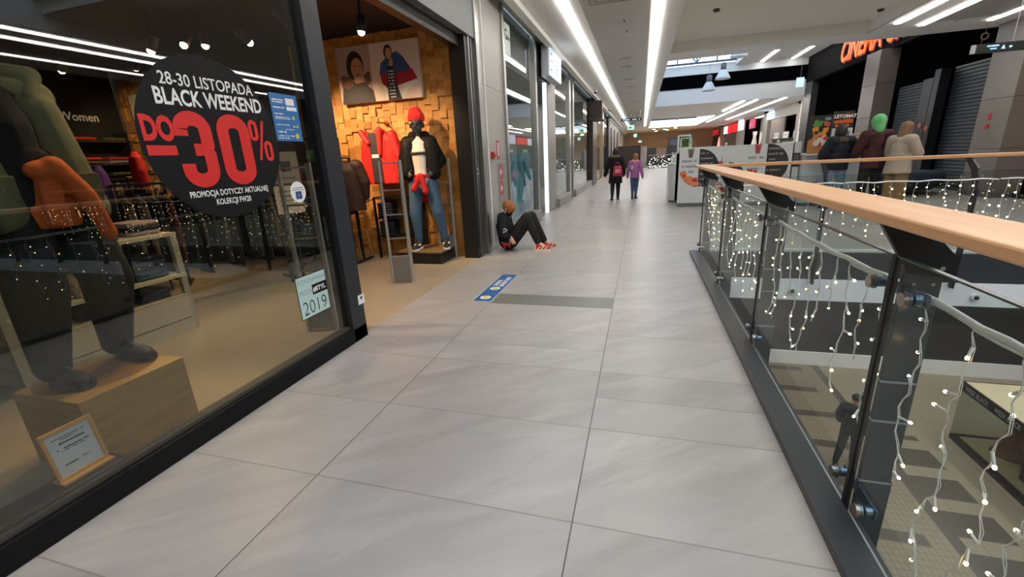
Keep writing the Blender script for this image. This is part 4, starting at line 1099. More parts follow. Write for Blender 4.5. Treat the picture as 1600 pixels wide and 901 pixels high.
def body(parent, J, s, skin, fwd=(0, 1, 0), up=(0, 0, 1), with_head=True, curl=0.5, vox=0.011, palmR=None, palmL=None, name='body', fingers=True):
    b = MB(); j = {k: V3(v, s) for k, v in J.items()}
    R = Matrix.Identity(3)
    b.ell(j['pelvis'], (.080*s, .055*s, .060*s)); b.cap(j['pelvis'], j['waist'], .060*s, .054*s); b.cap(j['waist'], j['chest'], .055*s, .066*s)
    mid = (j['shR']+j['shL'])/2
    b.cap(j['chest'], mid*0.75+j['chest']*0.25, .066*s, .050*s); b.cap(j['shR'], j['shL'], .034*s, .034*s)
    b.cap(mid, j['neck'], .034*s, .028*s)
    if with_head: b.cap(j['neck'], j['head']-Vector(up)*.03*s, .028*s, .026*s); P, Rh = head(b, j['head'], s, fwd, up)
    else: b.cap(j['neck'], j['neck']+Vector((0, 0, .02*s)), .028*s, .027*s)
    for n in 'RL':
        b.cap(j['sh'+n], j['el'+n], .031*s, .025*s); b.cap(j['el'+n], j['wr'+n], .025*s, .016*s)
        if fingers: hand(b, j['wr'+n], j['ha'+n], s, palmR if n == 'R' else palmL, curl, 1 if n == 'R' else -1)
        b.cap(j['hip'+n], j['kn'+n], .050*s, .034*s); b.cap(j['kn'+n], j['an'+n], .035*s, .021*s)
        b.cap(j['an'+n], j['to'+n], .022*s, .016*s)
    o = b.build(name, skin, parent, voxel=vox, smooth_it=2)
    return (o, P, Rh) if with_head else (o, None, None)
def trousers(parent, J, s, m, pad=.008, hem=None, vox=0.014, name='trousers', top=0.02, kneep=0.006):
    b = MB(); j = {k: V3(v, s) for k, v in J.items()}
    b.ell(j['pelvis']+Vector((0, 0, .0)), ((.083+pad)*s, (.058+pad)*s, .062*s)); b.cap(j['pelvis'], j['waist'], (.062+pad)*s, (.056+pad)*s)
    for n in 'RL':
        a = j['an'+n] if hem is None else j['kn'+n].lerp(j['an'+n], hem)
        b.cap(j['hip'+n], j['kn'+n], (.052+pad)*s, (.036+pad+kneep)*s); b.cap(j['kn'+n], a, (.037+pad+kneep)*s, (.025+pad)*s)
    return b.build(name, m, parent, voxel=vox, smooth_it=2)
def top(parent, J, s, m, pad=.012, hemz=.5, flare=.0, sleeve=1.0, vox=0.014, name='jacket', collar=0.0, spad=None, smooth_it=2, mats=None):
    b = MB(); j = {k: V3(v, s) for k, v in J.items()}; spad = pad if spad is None else spad
    mid = (j['shR']+j['shL'])/2
    b.cap(j['chest'], mid*.8+j['chest']*.2, (.070+pad)*s, (.052+pad)*s); b.cap(j['shR'], j['shL'], (.036+spad)*s, (.036+spad)*s)
    b.cap(mid, j['neck'], (.040+pad*.6)*s, (.034+collar)*s)
    b.cap(j['waist'], j['chest'], (.060+pad)*s, (.070+pad)*s)
    if hemz < .52:
        p = j['pelvis']; L = []
        for q in range(6):
            t = q/5; z = (hemz*(1-t) + .66*t)*s
            c = Vector((p.x*(1-t)+j['waist'].x*t, p.y*(1-t)+j['waist'].y*t, z)); L.append((c, (.090+pad+flare*(1-t))*s, (.066+pad+flare*(1-t))*s))
        b.loft(L, 20)
    else: b.ell(j['pelvis']+Vector((0, 0, .02*s)), ((.080+pad)*s, (.058+pad)*s, .05*s)); b.cap(j['pelvis'], j['waist'], (.064+pad)*s, (.060+pad)*s)
    for n in 'RL':
        e = j['el'+n]; w = e.lerp(j['wr'+n], min(1, sleeve))
        b.cap(j['sh'+n], e, (.034+spad)*s, (.028+spad)*s)
        if sleeve > 0: b.cap(e, w, (.028+spad)*s, (.019+spad)*s)
    return b.build(name, m, parent, voxel=vox, smooth_it=smooth_it)
def shoes(parent, J, s, m, sole, k=1.0, mats2=None, h=.0):
    for n in 'RL':
        a = Vector(J['an'+n])*s; t = Vector(J['to'+n])*s; d = (t-a); d.z = 0; d.normalize(); lat = Vector((-d.y, d.x, 0))
        R = Matrix((lat, d, Vector((0, 0, 1)))).transposed(); z0 = t.z-.018*s
        c = a*.45+t*.55; c.z = z0
        b = MB(); b.ell(c+Vector((0, 0, .020*s))+d*.02*s, (.027*s*k, .062*s*k, .024*s*k), R); b.cap(a+Vector((0, 0, .012*s)), a*.75+c*.25+Vector((0, 0, .008*s)), .026*s*k, .025*s*k)
        b.ell(a*.9+Vector((0, 0, z0*.1+.022*s*.5)), (.026*s*k, .030*s*k, .024*s*k), R)
        o = b.build('shoe', m, parent, voxel=.009, smooth_it=1)
        MB().rbox(c+Vector((0, 0, .007*s))+d*.002*s, (.056*s*k, .150*s*k, .016*s), .026*s*k, R, n=5).build('sole', sole, o)
    return
def long_hair(parent, hd, s, m, fwd=(0, 1, 0), ln=.12, w=.05, name='hair', vox=.012, up=(0, 0, 1)):
    c = Vector(hd)*s; f = Vector(fwd).normalized(); b = MB()
    b.ell(c+Vector((0, 0, .020*s))-f*.008*s, (.062*s, .066*s, .066*s))
    b.cap(c-f*.022*s, c-f*.035*s-Vector((0, 0, ln*s)), .056*s, w*s*.85)
    lat = Vector((f.y, -f.x, 0))
    for q in (-1, 1): b.cap(c+lat*q*.042*s-f*.004*s, c+lat*q*.046*s-f*.01*s-Vector((0, 0, ln*.85*s)), .023*s, .018*s)
    return b.build(name, m, parent, voxel=vox, smooth_it=2)

M_denim = mat('denim_blue', '3c5878', 0.8, noise=0.12, nscale=20); M_blackcloth = mat('black_cloth', '131316', 0.85, noise=0.1, nscale=20, bump=0.2, bscale=25)
M_navy = mat('navy_cloth', '141723', 0.85, noise=0.1, nscale=15, bump=0.3, bscale=18)
# ---- boy sitting on the floor against the pier, facing the walkway (+X), head bowed
t = thing('person', 'person in black with ginger hair and mask sitting on the floor', 'person', (-2.17, 7.0, 0))
s = 1.0
JB = dict(pelvis=(0.02, 0, .125), waist=(-.02, 0, .24), chest=(-.035, 0, .40), neck=(-.015, 0, .575), head=(.055, .0, .70),
   hipR=(.06, -.075, .12), hipL=(.06, .075, .12), knR=(.40, -.10, .555), knL=(.43, .09, .545), anR=(.58, -.09, .13), anL=(.64, .10, .12), toR=(.72, -.10, .035), toL=(.78, .11, .035),
   shR=(-.02, -.155, .53), shL=(-.02, .155, .53), elR=(.0, -.215, .30), elL=(.02, .215, .30), wrR=(.13, -.20, .25), wrL=(.16, .10, .30), haR=(.165, -.215, .19), haL=(.22, .05, .28))
def body_seated(parent):
    b = MB(); j = {k: Vector(v) for k, v in JB.items()}
    b.ell(j['pelvis'], (.13, .14, .11)); b.cap(j['pelvis'], j['waist'], .105, .10); b.cap(j['waist'], j['chest'], .10, .115); b.cap(j['chest'], (j['shR']+j['shL'])/2-Vector((0, 0, .03)), .11, .08)
    b.cap(j['shR'], j['shL'], .06, .06); b.cap((j['shR']+j['shL'])/2, j['neck'], .06, .048); b.cap(j['neck'], j['head']-Vector((.02, 0, .04)), .048, .045)
    P, R = head(b, j['head'], 1.75, (.80, .0, -.62), (.6, 0, .8), 1.02)
    for n in 'RL':
        b.cap(j['sh'+n], j['el'+n], .055, .044); b.cap(j['el'+n], j['wr'+n], .044, .029)
        b.cap(j['hip'+n], j['kn'+n], .088, .060); b.cap(j['kn'+n], j['an'+n], .060, .038); b.cap(j['an'+n], j['to'+n], .038, .028)
    hand(b, j['wrR'], j['haR'], 1.75, (.2, .9, -.3), .7, 1); hand(b, j['wrL'], j['haL'], 1.75, (.2, -.9, -.3), .7, -1)
    return b.build('body', M_skin2, parent, voxel=.009, smooth_it=1), P, R
bo, P, R = body_seated(t)
eyes(P, R, 1.75, bo)
b = MB()
rr = random.Random(2)
c = P(0, -.006, .016)
b.ell(c, (.088, .108, .105), R, 0, 18, 12)
for i in range(26):
    a = rr.uniform(-2.4, 2.4); z = rr.uniform(-.01, .05); p = P(.045*math.sin(a), .046*math.cos(a)-.004, z)
    b.cap(p, p + R @ Vector((.02*math.sin(a), .02*math.cos(a), -.035))*1.4, .017, .008)
for i in range(5): p = P(-.03+.015*i, .048, .035); b.cap(p, P(-.034+.017*i, .064, .004), .016, .008)
b.build('hair', mat('ginger_hair', 'a0663a', 0.7, noise=0.3, nscale=40), t, voxel=.011)
b = MB(); b.ell(P(0, .030, -.030), (.066, .064, .056), R); b.ell(P(0, .050, -.022), (.04, .03, .04), R)
mk = b.build('face_mask', mat('mask_black', '0d0d0f', 0.8), t, voxel=.009)
b = MB()
j = {k: Vector(v) for k, v in JB.items()}
b.cap(j['pelvis']+Vector((-.02, 0, .02)), j['waist'], .135, .13); b.cap(j['waist'], j['chest'], .13, .14); b.cap(j['chest'], (j['shR']+j['shL'])/2-Vector((.0, 0, .03)), .135, .105); b.cap(j['shR'], j['shL'], .078, .078)
b.cap((j['shR']+j['shL'])/2, j['neck'], .085, .07); b.ell(j['neck']+Vector((-.06, 0, -.01)), (.07, .09, .06))
for n in 'RL': b.cap(j['sh'+n], j['el'+n], .082, .072); b.cap(j['el'+n], j['el'+n].lerp(j['wr'+n], .85), .068, .046)
hd = b.build('hoodie', M_blackcloth, t, voxel=.014, smooth_it=2)
b = MB(); o_ = (.06, -.215, .40)
for i, (x, z) in enumerate(((.0, .0), (.03, .01), (.055, .035), (.0, .045), (.03, .055))): b.ell((o_[0]-.02+x, -.27+.01*(i % 2), .34+z), (.016, .012, .013), None, 0, 8, 6)
b.build('sleeve_print', mat('print_whitecloth', 'c8c6c4', 0.7), hd)
b = MB()
for i in range(3): b.cap((-.02+.012*i, -.205-.012*i, .16-.02*i), (.10+.01*i, -.20, .12), .012, .009)
b.ell((.02, -.19, .10), (.03, .02, .05)); b.ell((.10, -.185, .11), (.025, .02, .05))
b.build('red_print', mat('red_cloth_print', 'a3241e', 0.7), hd)
b = MB()
b.cap(j['pelvis'], j['waist']-Vector((0, 0, .05)), .135, .125)
for n in 'RL': b.cap(j['hip'+n], j['kn'+n], .118, .090); b.cap(j['kn'+n], j['kn'+n].lerp(j['an'+n], .93), .088, .062)
tr_ = b.build('trousers', mat('black_trousers', '0e0e11', 0.8, bump=0.3, bscale=14), t, voxel=.014, smooth_it=2)
MB().tube([(.30+.03*math.cos(a*.6)*1.2, -.20, .33+.045*math.sin(a*.6)-.03) for a in range(10)], .006, 6).build('drawstring', M_black, tr_)
M_shoer = mat('shoe_red', 'b8352b', 0.5); M_shoew = mat('shoe_cream', 'e2d3c4', 0.5)
for n in 'RL':
    a = j['an'+n]; q = j['to'+n]; y = a.y
    b = MB(); b.ell((a.x+.07, y, .055), (.135, .048, .040)); b.cap((a.x-.005, y, .10), (a.x+.03, y, .07), .048, .048); b.ell((a.x-.02, y, .05), (.05, .046, .045))
    so = b.build('shoe', M_shoer, t, voxel=.009, smooth_it=1)
    MB().rbox((a.x+.058, y, .016), (.285, .096, .032), .046, n=5).build('sole', M_shoew, so)
    b = MB()
    for x_ in (-.01, .05, .11):
        b.cap((a.x+x_, y-.047, .035), (a.x+x_+.045, y-.040, .075), .010, .008)
    b.cap((a.x-.05, y-.035, .05), (a.x-.05, y-.02, .09), .01, .012)
    b.build('overlay', M_shoew, so)
    b = MB()
    for i in range(4): b.cap((a.x+.04+.025*i, y-.028, .092-.012*i), (a.x+.04+.025*i, y+.028, .092-.012*i), .005, .005)
    b.build('laces', M_shoew, so)
# ---- woman and girl walking away (facing +Y)
t = thing('person', 'person in long black fur hooded coat walking away with a red bag', 'person', (-0.80, 15.0, 0), 4)
JW = joints(head=(-.005, .018, .925), elR=(.150, -.02, .64), elL=(-.165, .03, .64), wrR=(.160, .04, .50), wrL=(-.205, .06, .50), haR=(.162, .06, .455), haL=(-.215, .08, .46), knL=(-.055, -.035, .29), anL=(-.062, -.15, .075), toL=(-.07, -.10, .03), knR=(.055, .05, .285), anR=(.055, .03, .045), toR=(.06, .125, .018))
s = 1.63
bo, P, R = body(t, JW, s, M_skin, vox=.014); eyes(P, R, s, bo)
trousers(t, JW, s, M_blackcloth, .004)
top(t, JW, s, mat('coat_black', '111014', 0.9, bump=0.4, bscale=12), .020, hemz=.33, flare=.03, name='coat')
MB().cap((-.05*s, -.035*s, .845*s), (.05*s, -.035*s, .845*s), .035*s, .035*s).build('fur_hood', mat('fur_brown', '6e5a48', 0.95, noise=0.3, nscale=40, bump=1.0, bscale=60), t, voxel=.014)
long_hair(t, JW['head'], s, mat('hair_dark', '221a17', 0.6), ln=.06)
shoes(t, JW, s, M_black, mat('shoe_sole_black', '1a1a1a', 0.6))
t = thing('shoulder_bag', 'glossy red and pink bag on the back of the person in the black coat', 'bag', (-0.725, 14.74, 0.93), 4)
b = MB(); b.loft([((0, 0, -.16), .15, .05), ((0, 0, -.06), .155, .07), ((0, 0, .1), .13, .06), ((0, 0, .16), .10, .03)], 14); b.build('bag_body', mat('bag_red', 'b02340', 0.4, noise=0.2, nscale=10), t, voxel=.014)
MB().tube([(-.05, .02, .15), (-.05, .03, .24), (.0, .04, .27), (.05, .03, .24), (.05, .02, .15)], .012, 8).build('handle', mat('bag_red'), t)
MB().box((-.08, -.085, -.05), (.08, -.07, .06)).build('print', mat('bag_pink', 'd98898', 0.5), t)
t = thing('person', 'child in lilac jacket and blue jeans walking away, right of the pair', 'person', (-0.20, 15.25, 0), -4)
JG = joints(head=(.01, .016, .92), elR=(.145, -.01, .64), wrR=(.17, .03, .50), haR=(.175, .045, .455), elL=(-.15, .0, .64), wrL=(-.165, .05, .51), haL=(-.165, .07, .46), knL=(-.04, -.0, .29), anL=(-.035, -.06, .06), toL=(-.04, .03, .02), knR=(.04, .03, .285), anR=(.03, .01, .045), toR=(.04, .10, .018))
s = 1.44
bo, P, R = body(t, JG, s, M_skin2, vox=.013); eyes(P, R, s, bo)
trousers(t, JG, s, M_denim, .002, vox=.013); jk = top(t, JG, s, mat('lilac_cloth', 'a8689c', 0.85, bump=0.3, bscale=20), .012, hemz=.47, flare=.0, vox=.013)
MB().cap((-.035*s, -.02*s, .84*s), (.035*s, -.02*s, .84*s), .042*s, .042*s).build('scarf', mat('scarf_beige', 'c9a58c', 0.9, bump=.6, bscale=40), t, voxel=.013)
MB().ell((-.055*s, -.09*s, .70*s), (.03*s, .012*s, .05*s)).build('print', mat('print_whitecloth'), jk)
long_hair(t, JG['head'], s, mat('hair_ginger_brown', '8a5c3e', 0.65), ln=.05)
MB().cap((-.03*s, .02*s, .972*s), (.035*s, .01*s, .972*s), .012*s, .012*s).build('headband', mat('headband_cream', 'd9c4ae', 0.8), t, voxel=.008)
shoes(t, JG, s, mat('boots_plum', '4a1e2a', 0.6), mat('shoe_sole_black'), 1.05)
# ---- three people at the counter
t = thing('person', 'person in navy coat and pale jeans, left of three at the counter', 'person', (4.30, 11.95, 0), 8)
J1 = joints(head=(0, .03, .915), elR=(.16, .03, .66), wrR=(.12, .12, .60), haR=(.10, .16, .60), elL=(-.16, .03, .66), wrL=(-.12, .12, .60), haL=(-.10, .16, .60))
s = 1.86
bo, P, R = body(t, J1, s, M_skin, vox=.014); eyes(P, R, s, bo)
trousers(t, J1, s, mat('pale_denim', '6f8496', 0.85, noise=.15, nscale=12), .010); top(t, J1, s, M_navy, .028, hemz=.47, flare=.0, name='coat')
MB().loft([((0, -.01*s, .80*s), .10*s, .075*s), ((0, -.005*s, .835*s), .085*s, .07*s), ((0, 0, .86*s), .055*s, .05*s)]).build('collar', mat('collar_brown', '54432f', 0.9, bump=.5, bscale=40), t, voxel=.014)
long_hair(t, J1['head'], s, mat('hair_dark'), ln=.03)
shoes(t, J1, s, M_black, mat('shoe_sole_black'))
t = thing('person', 'person in maroon jacket with bright green hood at the counter', 'person', (4.80, 11.55, 0), 5)
J2 = joints(head=(0.0, .02, .925), elR=(.155, .03, .66), wrR=(.10, .13, .60), haR=(.08, .17, .60), elL=(-.155, .02, .65), wrL=(-.12, .12, .59), haL=(-.10, .16, .59), knR=(.075, .02, .285), anR=(.085, .0, .045), toR=(.095, .10, .018))
s = 1.98
bo, P, R = body(t, J2, s, M_skin, vox=.014); eyes(P, R, s, bo)
trousers(t, J2, s, M_blackcloth, .006); top(t, J2, s, mat('maroon_cloth', '3d161d', 0.85, bump=.3, bscale=15), .020, hemz=.46)
b = MB(); b.ell((0, .003*s, .945*s), (.066*s, .078*s, .076*s)); b.cap((0, -.02*s, .93*s), (0, -.03*s, .86*s), .052*s, .045*s); b.build('hood', mat('hood_green', '6cba76', 0.8), t, voxel=.014, smooth_it=2)
shoes(t, J2, s, M_black, mat('shoe_sole_black'))
t = thing('person', 'person with long fair hair, cream fleece and camel trousers, right of three', 'person', (5.10, 11.15, 0), -62)
J3 = joints(head=(0.0, .03, .92), elR=(.15, .05, .66), wrR=(.08, .15, .66), haR=(.05, .19, .67), elL=(-.16, .04, .66), wrL=(-.15, .12, .56), haL=(-.14, .16, .54))
s = 1.82
bo, P, R = body(t, J3, s, M_skin2, vox=.014); eyes(P, R, s, bo)
trousers(t, J3, s, mat('camel_cloth', '8a6a48', 0.85, noise=.1, nscale=12), .018, kneep=.01); top(t, J3, s, mat('cream_fleece', 'a99c8c', 0.95, bump=.7, bscale=50), .024, hemz=.44, flare=.022)
MB().ell((0, .05*s, .90*s), (.04*s, .035*s, .03*s)).build('face_mask', mat('mask_black'), t)
long_hair(t, J3['head'], s, mat('hair_fair_brown', '7a5a42', 0.6), ln=.17, w=.085)
shoes(t, J3, s, mat('boots_brown', '2c1d16', 0.6), mat('shoe_sole_black'))
# ---- man on the lower floor
t = thing('person', 'person in dark jacket and cap walking on the lower floor, seen through the balustrade', 'person', (5.02, 10.7, -6), -35)
J4 = joints(head=(0, .02, .92), elR=(.155, -.05, .65), wrR=(.16, .0, .52), haR=(.16, .02, .47), elL=(-.155, .03, .65), wrL=(-.15, .09, .54), haL=(-.15, .12, .50), knR=(.055, .09, .29), anR=(.058, .06, .05), toR=(.06, .15, .02), knL=(-.055, -.05, .29), anL=(-.058, -.20, .10), toL=(-.06, -.17, .03))
s = 1.85
bo, P, R = body(t, J4, s, M_skin, vox=.015); eyes(P, R, s, bo)
trousers(t, J4, s, mat('grey_dark_trousers', '24262c', 0.85), .008); top(t, J4, s, mat('dark_jacket', '1c1f27', 0.85), .022, hemz=.46)
b = MB(); b.ell((0, .012*s, .960*s), (.060*s, .070*s, .044*s)); b.ell((0, .065*s, .945*s), (.03*s, .03*s, .006*s)); b.build('cap', mat('cap_black', '0f0f12', 0.8), t, voxel=.012)
shoes(t, J4, s, M_black, mat('shoe_sole_black'))
# ================================================================ FIRST SHOP
M_oak = planks_mat('pale_oak_box', 'a8824e', 'b8935c', (1.5, 1.5, 12), 0.45)
M_sred = mat('sticker_red', 'd0201c', 0.5); M_sblack = mat('sticker_black', '121214', 0.5, spec=0.2); M_swhite = mat('sticker_white', 'e2e2e0', 0.5)
GX = -2.417
def gthing(name, label, cat, y, z):
    return thing(name, label, cat, (GX, y, z))
# round sale sticker; letters read along +Y, up +Z, seen from the walkway
t = gthing('sale_sticker', 'big round black sale sticker with red minus 30 percent on the shop window', 'sticker', 2.135, 1.685)
MB().disc((0, 0, 0), 0.452, YP, ZP, (0.001, 0, 0), 64).build('disc', M_sblack, t)
DX = 0.0025
def gtext(parent, name, body, size, y, z, m, xs=1.0, bold=0.0, align='CENTER', dx=DX):
    return MB().text(body, size, (dx, y, z), YP, ZP, 0.0, xs, bold, align).build(name, m, parent)
gtext(t, 'lettering', '28-30 LISTOPADA', 0.088, 0.02, 0.275, M_swhite, 0.86, 0.001)
gtext(t, 'lettering', 'BLACK WEEKEND', 0.115, 0.02, 0.175, M_swhite, 0.74, 0.0028)
def stroke(pts, w, y, z, sx, sz, closed=False):
    b = MB(); b.ribbon([(y+p[0]*sx, z+p[1]*sz) for p in pts], w, (DX, 0, 0), YP, ZP, (0.0006, 0, 0), closed=closed); return b
def arc(cx, cy, rx, ry, a0, a1, n=12): return [(cx+rx*math.cos(math.radians(a0+(a1-a0)*i/n)), cy+ry*math.sin(math.radians(a0+(a1-a0)*i/n))) for i in range(n+1)]
W3 = 0.078
three = [(0, .72), (0, .83)] + arc(.5, .83, .5, .17, 180, 0, 12) + [(1, .50)] + [(1, .17)][:0] + arc(.5, .17, .5, .17, 0, -180, 12) + [(0, .28)]
b = stroke(three, W3, -0.225, -0.225, 0.145, 0.335)
b.prism([(-0.168, -0.225+.335*.505-W3*.42), (-0.1195, -0.225+.335*.505-W3*.42), (-0.1195, -0.225+.335*.505+W3*.42), (-0.168, -0.225+.335*.505+W3*.42)], (DX, 0, 0), YP, ZP, (.0006, 0, 0))
b.build('numeral', M_sred, t)
MB().prism([(-0.040, -0.225+.335*.505+.014), (-0.052, -0.225+.335*.505), (-0.040, -0.225+.335*.505-.014)], (DX+.0007, 0, 0), YP, ZP, (.0005, 0, 0)).build('notch', M_sblack, t)
zero = arc(.5, .83, .5, .17, 180, 0, 12) + arc(.5, .17, .5, .17, 0, -180, 12)
stroke(zero, W3, 0.035, -0.225, 0.150, 0.335, closed=True).build('numeral', M_sred, t)
b = MB()
for (y, z) in ((0.238, 0.01), (0.335, -0.115)):
    bb = stroke(arc(.5, .8, .5, .2, 180, 0, 8)+arc(.5, .2, .5, .2, 0, -180, 8), 0.024, y, z, 0.045, 0.105, closed=True); b.add(bb.v, bb.f)
b.prism([(0.268, -0.12), (0.288, -0.12), (0.355, 0.125), (0.335, 0.125)], (DX, 0, 0), YP, ZP, (.0006, 0, 0))
b.build('percent_mark', M_sred, t)
gtext(t, 'lettering', 'DO', 0.165, -0.345, -0.005, M_sred, 0.66, 0.008)
MB().prism([(-0.425, -0.085), (-0.27, -0.085), (-0.27, -0.035), (-0.425, -0.035)], (DX, 0, 0), YP, ZP, (.0006, 0, 0)).build('minus_mark', M_sred, t)
gtext(t, 'lettering', 'PROMOCJA DOTYCZY AKTUALNEJ', 0.047, 0.01, -0.315, M_swhite, 0.74, 0.0010)
gtext(t, 'lettering', 'KOLEKCJI FW20', 0.047, 0.01, -0.368, M_swhite, 0.74, 0.0010)
# blue notice
t = gthing('safety_notice', 'tall blue safety notice with small white and yellow marks high on the shop window', 'notice', 2.585, 1.69)
MB().box((0, 0, 0), (0.001, 0.25, 0.31)).build('sheet', mat('notice_blue', '2a6aa8', 0.5), t)
b = MB()
for i, (y0, y1, z, h) in enumerate(((.02, .12, .265, .01), (.02, .12, .25, .01), (.02, .12, .215, .01), (.02, .10, .175, .008), (.02, .16, .155, .006), (.02, .16, .145, .006), (.02, .14, .105, .006), (.1, .18, .075, .006), (.02, .1, .055, .012), (.02, .17, .03, .009), (.02, .12, .015, .008))):
    b.bars(y0, y1, z, h, (0.0012, 0, 0), YP, ZP, 0, depth=.0004, seed=i)
b.prism([(.14, .24), (.22, .24), (.22, .285), (.14, .285)], (.0012, 0, 0), YP, ZP, (.0004, 0, 0)); b.prism([(.14, .205), (.235, .205), (.235, .23), (.14, .23)], (.0012, 0, 0), YP, ZP, (.0004, 0, 0))
for y, z, r in ((.19, .155, .012), (.185, .10, .009), (.215, .10, .009), (.20, .035, .019)): b.disc((.0012, y, z), r, YP, ZP, (.0005, 0, 0), 14, 1)
b.build('print', [M_swhite, mat('notice_yellow', 'c9bd52', 0.5)], t)
t = gthing('round_sticker', 'small round white sticker with a blue square below the blue notice', 'sticker', 2.69, 1.335)
MB().disc((0, 0, 0), 0.075, YP, ZP, (.001, 0, 0), 30).build('disc', M_swhite, t)
MB().box((0.0012, -.03, -.05), (.0016, .03, .005)).build('square_mark', mat('sticker_navy', '1d3f78', .5), t)
b = MB(); b.bars(-.05, .05, .025, .007, (.0012, 0, 0), YP, ZP, 0, .0004, 3); b.bars(-.06, .06, .012, .006, (.0012, 0, 0), YP, ZP, 0, .0004, 4); b.disc((.0018, 0, -.022), .015, YP, ZP, (.0004, 0, 0), 12); b.build('print', mat('sticker_print', '6a6a70', .5), t)
t = gthing('award_sticker', 'pale blue green sticker reading 2019 low on the shop window by the post', 'sticker', 2.495, 0.40)
MB().box((0, -.006, -.006), (.0008, .319, .326)).build('border', M_sblack, t)
MB().box((.001, 0, 0), (.0014, .313, .32)).build('sheet', mat('sticker_paleblue', 'b3ccc9', 0.5), t)
MB().text('2019', .155, (.002, .155, .02), YP, ZP, 0, .86, -.002, 'CENTER').build('lettering', M_sblack, t)
pb = MB().box((.0016, .15, .155), (.002, .313, .235)).build('black_field', M_sblack, t)
MB().text('#STYL', .05, (.0024, .16, .178), YP, ZP, 0, 1.0, .002).build('lettering', M_swhite, pb)
b = MB(); b.text('ROZPOZNAWALNA', .05, (.002, .01, .262), YP, ZP, 0, .66, -.0005); b.text('MODA', .055, (.002, .01, .18), YP, ZP, 0, .8, -.0005); b.build('lettering', mat('sticker_greyprint', '6f8583', .5), t)
t = thing('socket_sticker', 'small white square sticker with an arrow on the dark post', 'sticker', (-2.369, 3.11, 0.315))
MB().rbox((0, .045, .04), (.002, .09, .085), .0005).build('sheet', M_swhite, t); MB().prism([(-.02, .02), (.02, .02), (0, -.015)], (.0012, .045, .045), YP, ZP, (.0006, 0, 0)).build('arrow_mark', M_print, t)

# wooden plinth with framed notice in front
t = thing('display_plinth', 'pale oak box plinth in the shop window under the headless mannequin', 'plinth', (-3.18, 1.215, 0))
MB().box((0, 0, 0), (0.52, 0.54, 0.43)).build('body', M_oak, t, bevel=0.003)
t = thing('window_sill_box', 'low dark ledge box just inside the shop window under the framed notice', 'ledge', (-2.64, -1.0, 0))
MB().box((0, 0, 0), (0.14, 2.24, 0.14)).build('body', mat('ledge_dark', '33302d', 0.4), t, bevel=.004)
t = thing('framed_notice', 'light wooden frame with a printed white notice leaning in the shop window', 'frame', (-2.55, 1.02, 0.14), 0)
Rn = rotm('Y', -8)
M_pine = mat('pine_frame', 'c9975a', 0.45)
b = MB()
for c, sz in (((0, .085, .012), (.02, .205, .024)), ((0, .085, .243), (.02, .205, .018)), ((0, -.01, .125), (.02, .016, .24)), ((0, .18, .125), (.02, .016, .24))): b.obox(Rn @ Vector(c), sz, Rn)
b.build('frame', M_pine, t, bevel=.002)
MB().obox(Rn @ Vector((-.003, .085, .128)), (.006, .176, .22), Rn).build('sheet', mat('paper_white', 'cfd0dc', .6), t)
b = MB(); q = Rn @ Vector((.0012, 0, 0)); vv = tuple(Rn @ Vector(ZP))
for i, (y0, y1, z, h) in enumerate(((.02, .15, .205, .004), (.05, .12, .195, .004), (.04, .14, .175, .008), (.025, .15, .150, .006), (.04, .13, .14, .004), (.03, .08, .07, .007), (.10, .13, .075, .005))): b.bars(y0, y1, z, h, q, YP, vv, 0, .0005, i+60, 1.2)
b.build('print', M_print, t)
MB().box((-.05, -.02, 0), (.04, .19, .012)).build('foot', M_pine, t, bevel=.002)

# headless mannequin facing the glass
M_manblack = mat('mannequin_black', '17171a', 0.4)
t = thing('mannequin', 'headless mannequin in green field jacket, orange sweatshirt and black trousers on the oak plinth', 'mannequin', (-2.98, 1.50, 0.435), -90)
s = 1.83
JM = joints(knR=(.085, .03, .285), anR=(.085, -.03, .05), toR=(.085, .09, .022), knL=(-.085, .03, .285), anL=(-.10, -.05, .05), toL=(-.10, .08, .022), hipR=(.06, 0, .51), hipL=(-.06, 0, .51), pelvis=(.012, 0, .525), waist=(.025, 0, .61), chest=(.035, 0, .72), neck=(.04, -.008, .835), shR=(.14, -.008, .805), shL=(-.068, -.008, .805), elR=(.185, -.04, .64), wrR=(.18, .05, .52), haR=(.17, .09, .47), elL=(-.105, -.05, .65), wrL=(-.115, .0, .52), haL=(-.115, .03, .47))
body(t, JM, s, M_manblack, with_head=False, vox=.012)
trousers(t, JM, s, mat('black_jersey', '141316', 0.9, bump=.2, bscale=20), .018, vox=.013, kneep=.012)
jt = MB()
j = {k_: Vector(v)*s for k_, v in JM.items()}
def open_jacket(parent, j, s, m, pad, hem, gap, name='jacket', vox=.012):
    """two front halves, back and sleeves, open down the middle"""
    b = MB()
    for q in (-1, 1):
        sh = j['shR'] if q > 0 else j['shL']
        b.cap(sh*.55+j['chest']*.45+Vector((gap*q*.4, .01, 0)), Vector((q*(.055*s+gap*.5), j['pelvis'].y+.022*s, hem)), (.052+pad)*s, (.050+pad)*s)
        b.cap(sh, (j['shR']+j['shL'])/2+Vector((q*.03*s, 0, .012*s)), (.040+pad)*s, (.036+pad)*s)
    b.cap(j['chest']-Vector((0, .03*s, 0)), Vector((0, -.03*s, hem)), (.072+pad)*s*.8, (.070+pad)*s*.8)
    for n in 'RL':
        b.cap(j['sh'+n], j['el'+n], (.036+pad)*s, (.031+pad)*s); b.cap(j['el'+n], j['el'+n].lerp(j['wr'+n], .92), (.031+pad)*s, (.023+pad)*s)
    return b.build(name, m, parent, voxel=vox, smooth_it=2)
top(t, JM, s, mat('dark_tshirt', '141217', 0.9), .010, hemz=.50, sleeve=0, name='t_shirt', vox=.012)
ok = open_jacket(t, j, s, mat('field_jacket_green', '5f5f49', 0.85, noise=.15, nscale=8, bump=.5, bscale=9), .010, .50*s, .075*s)
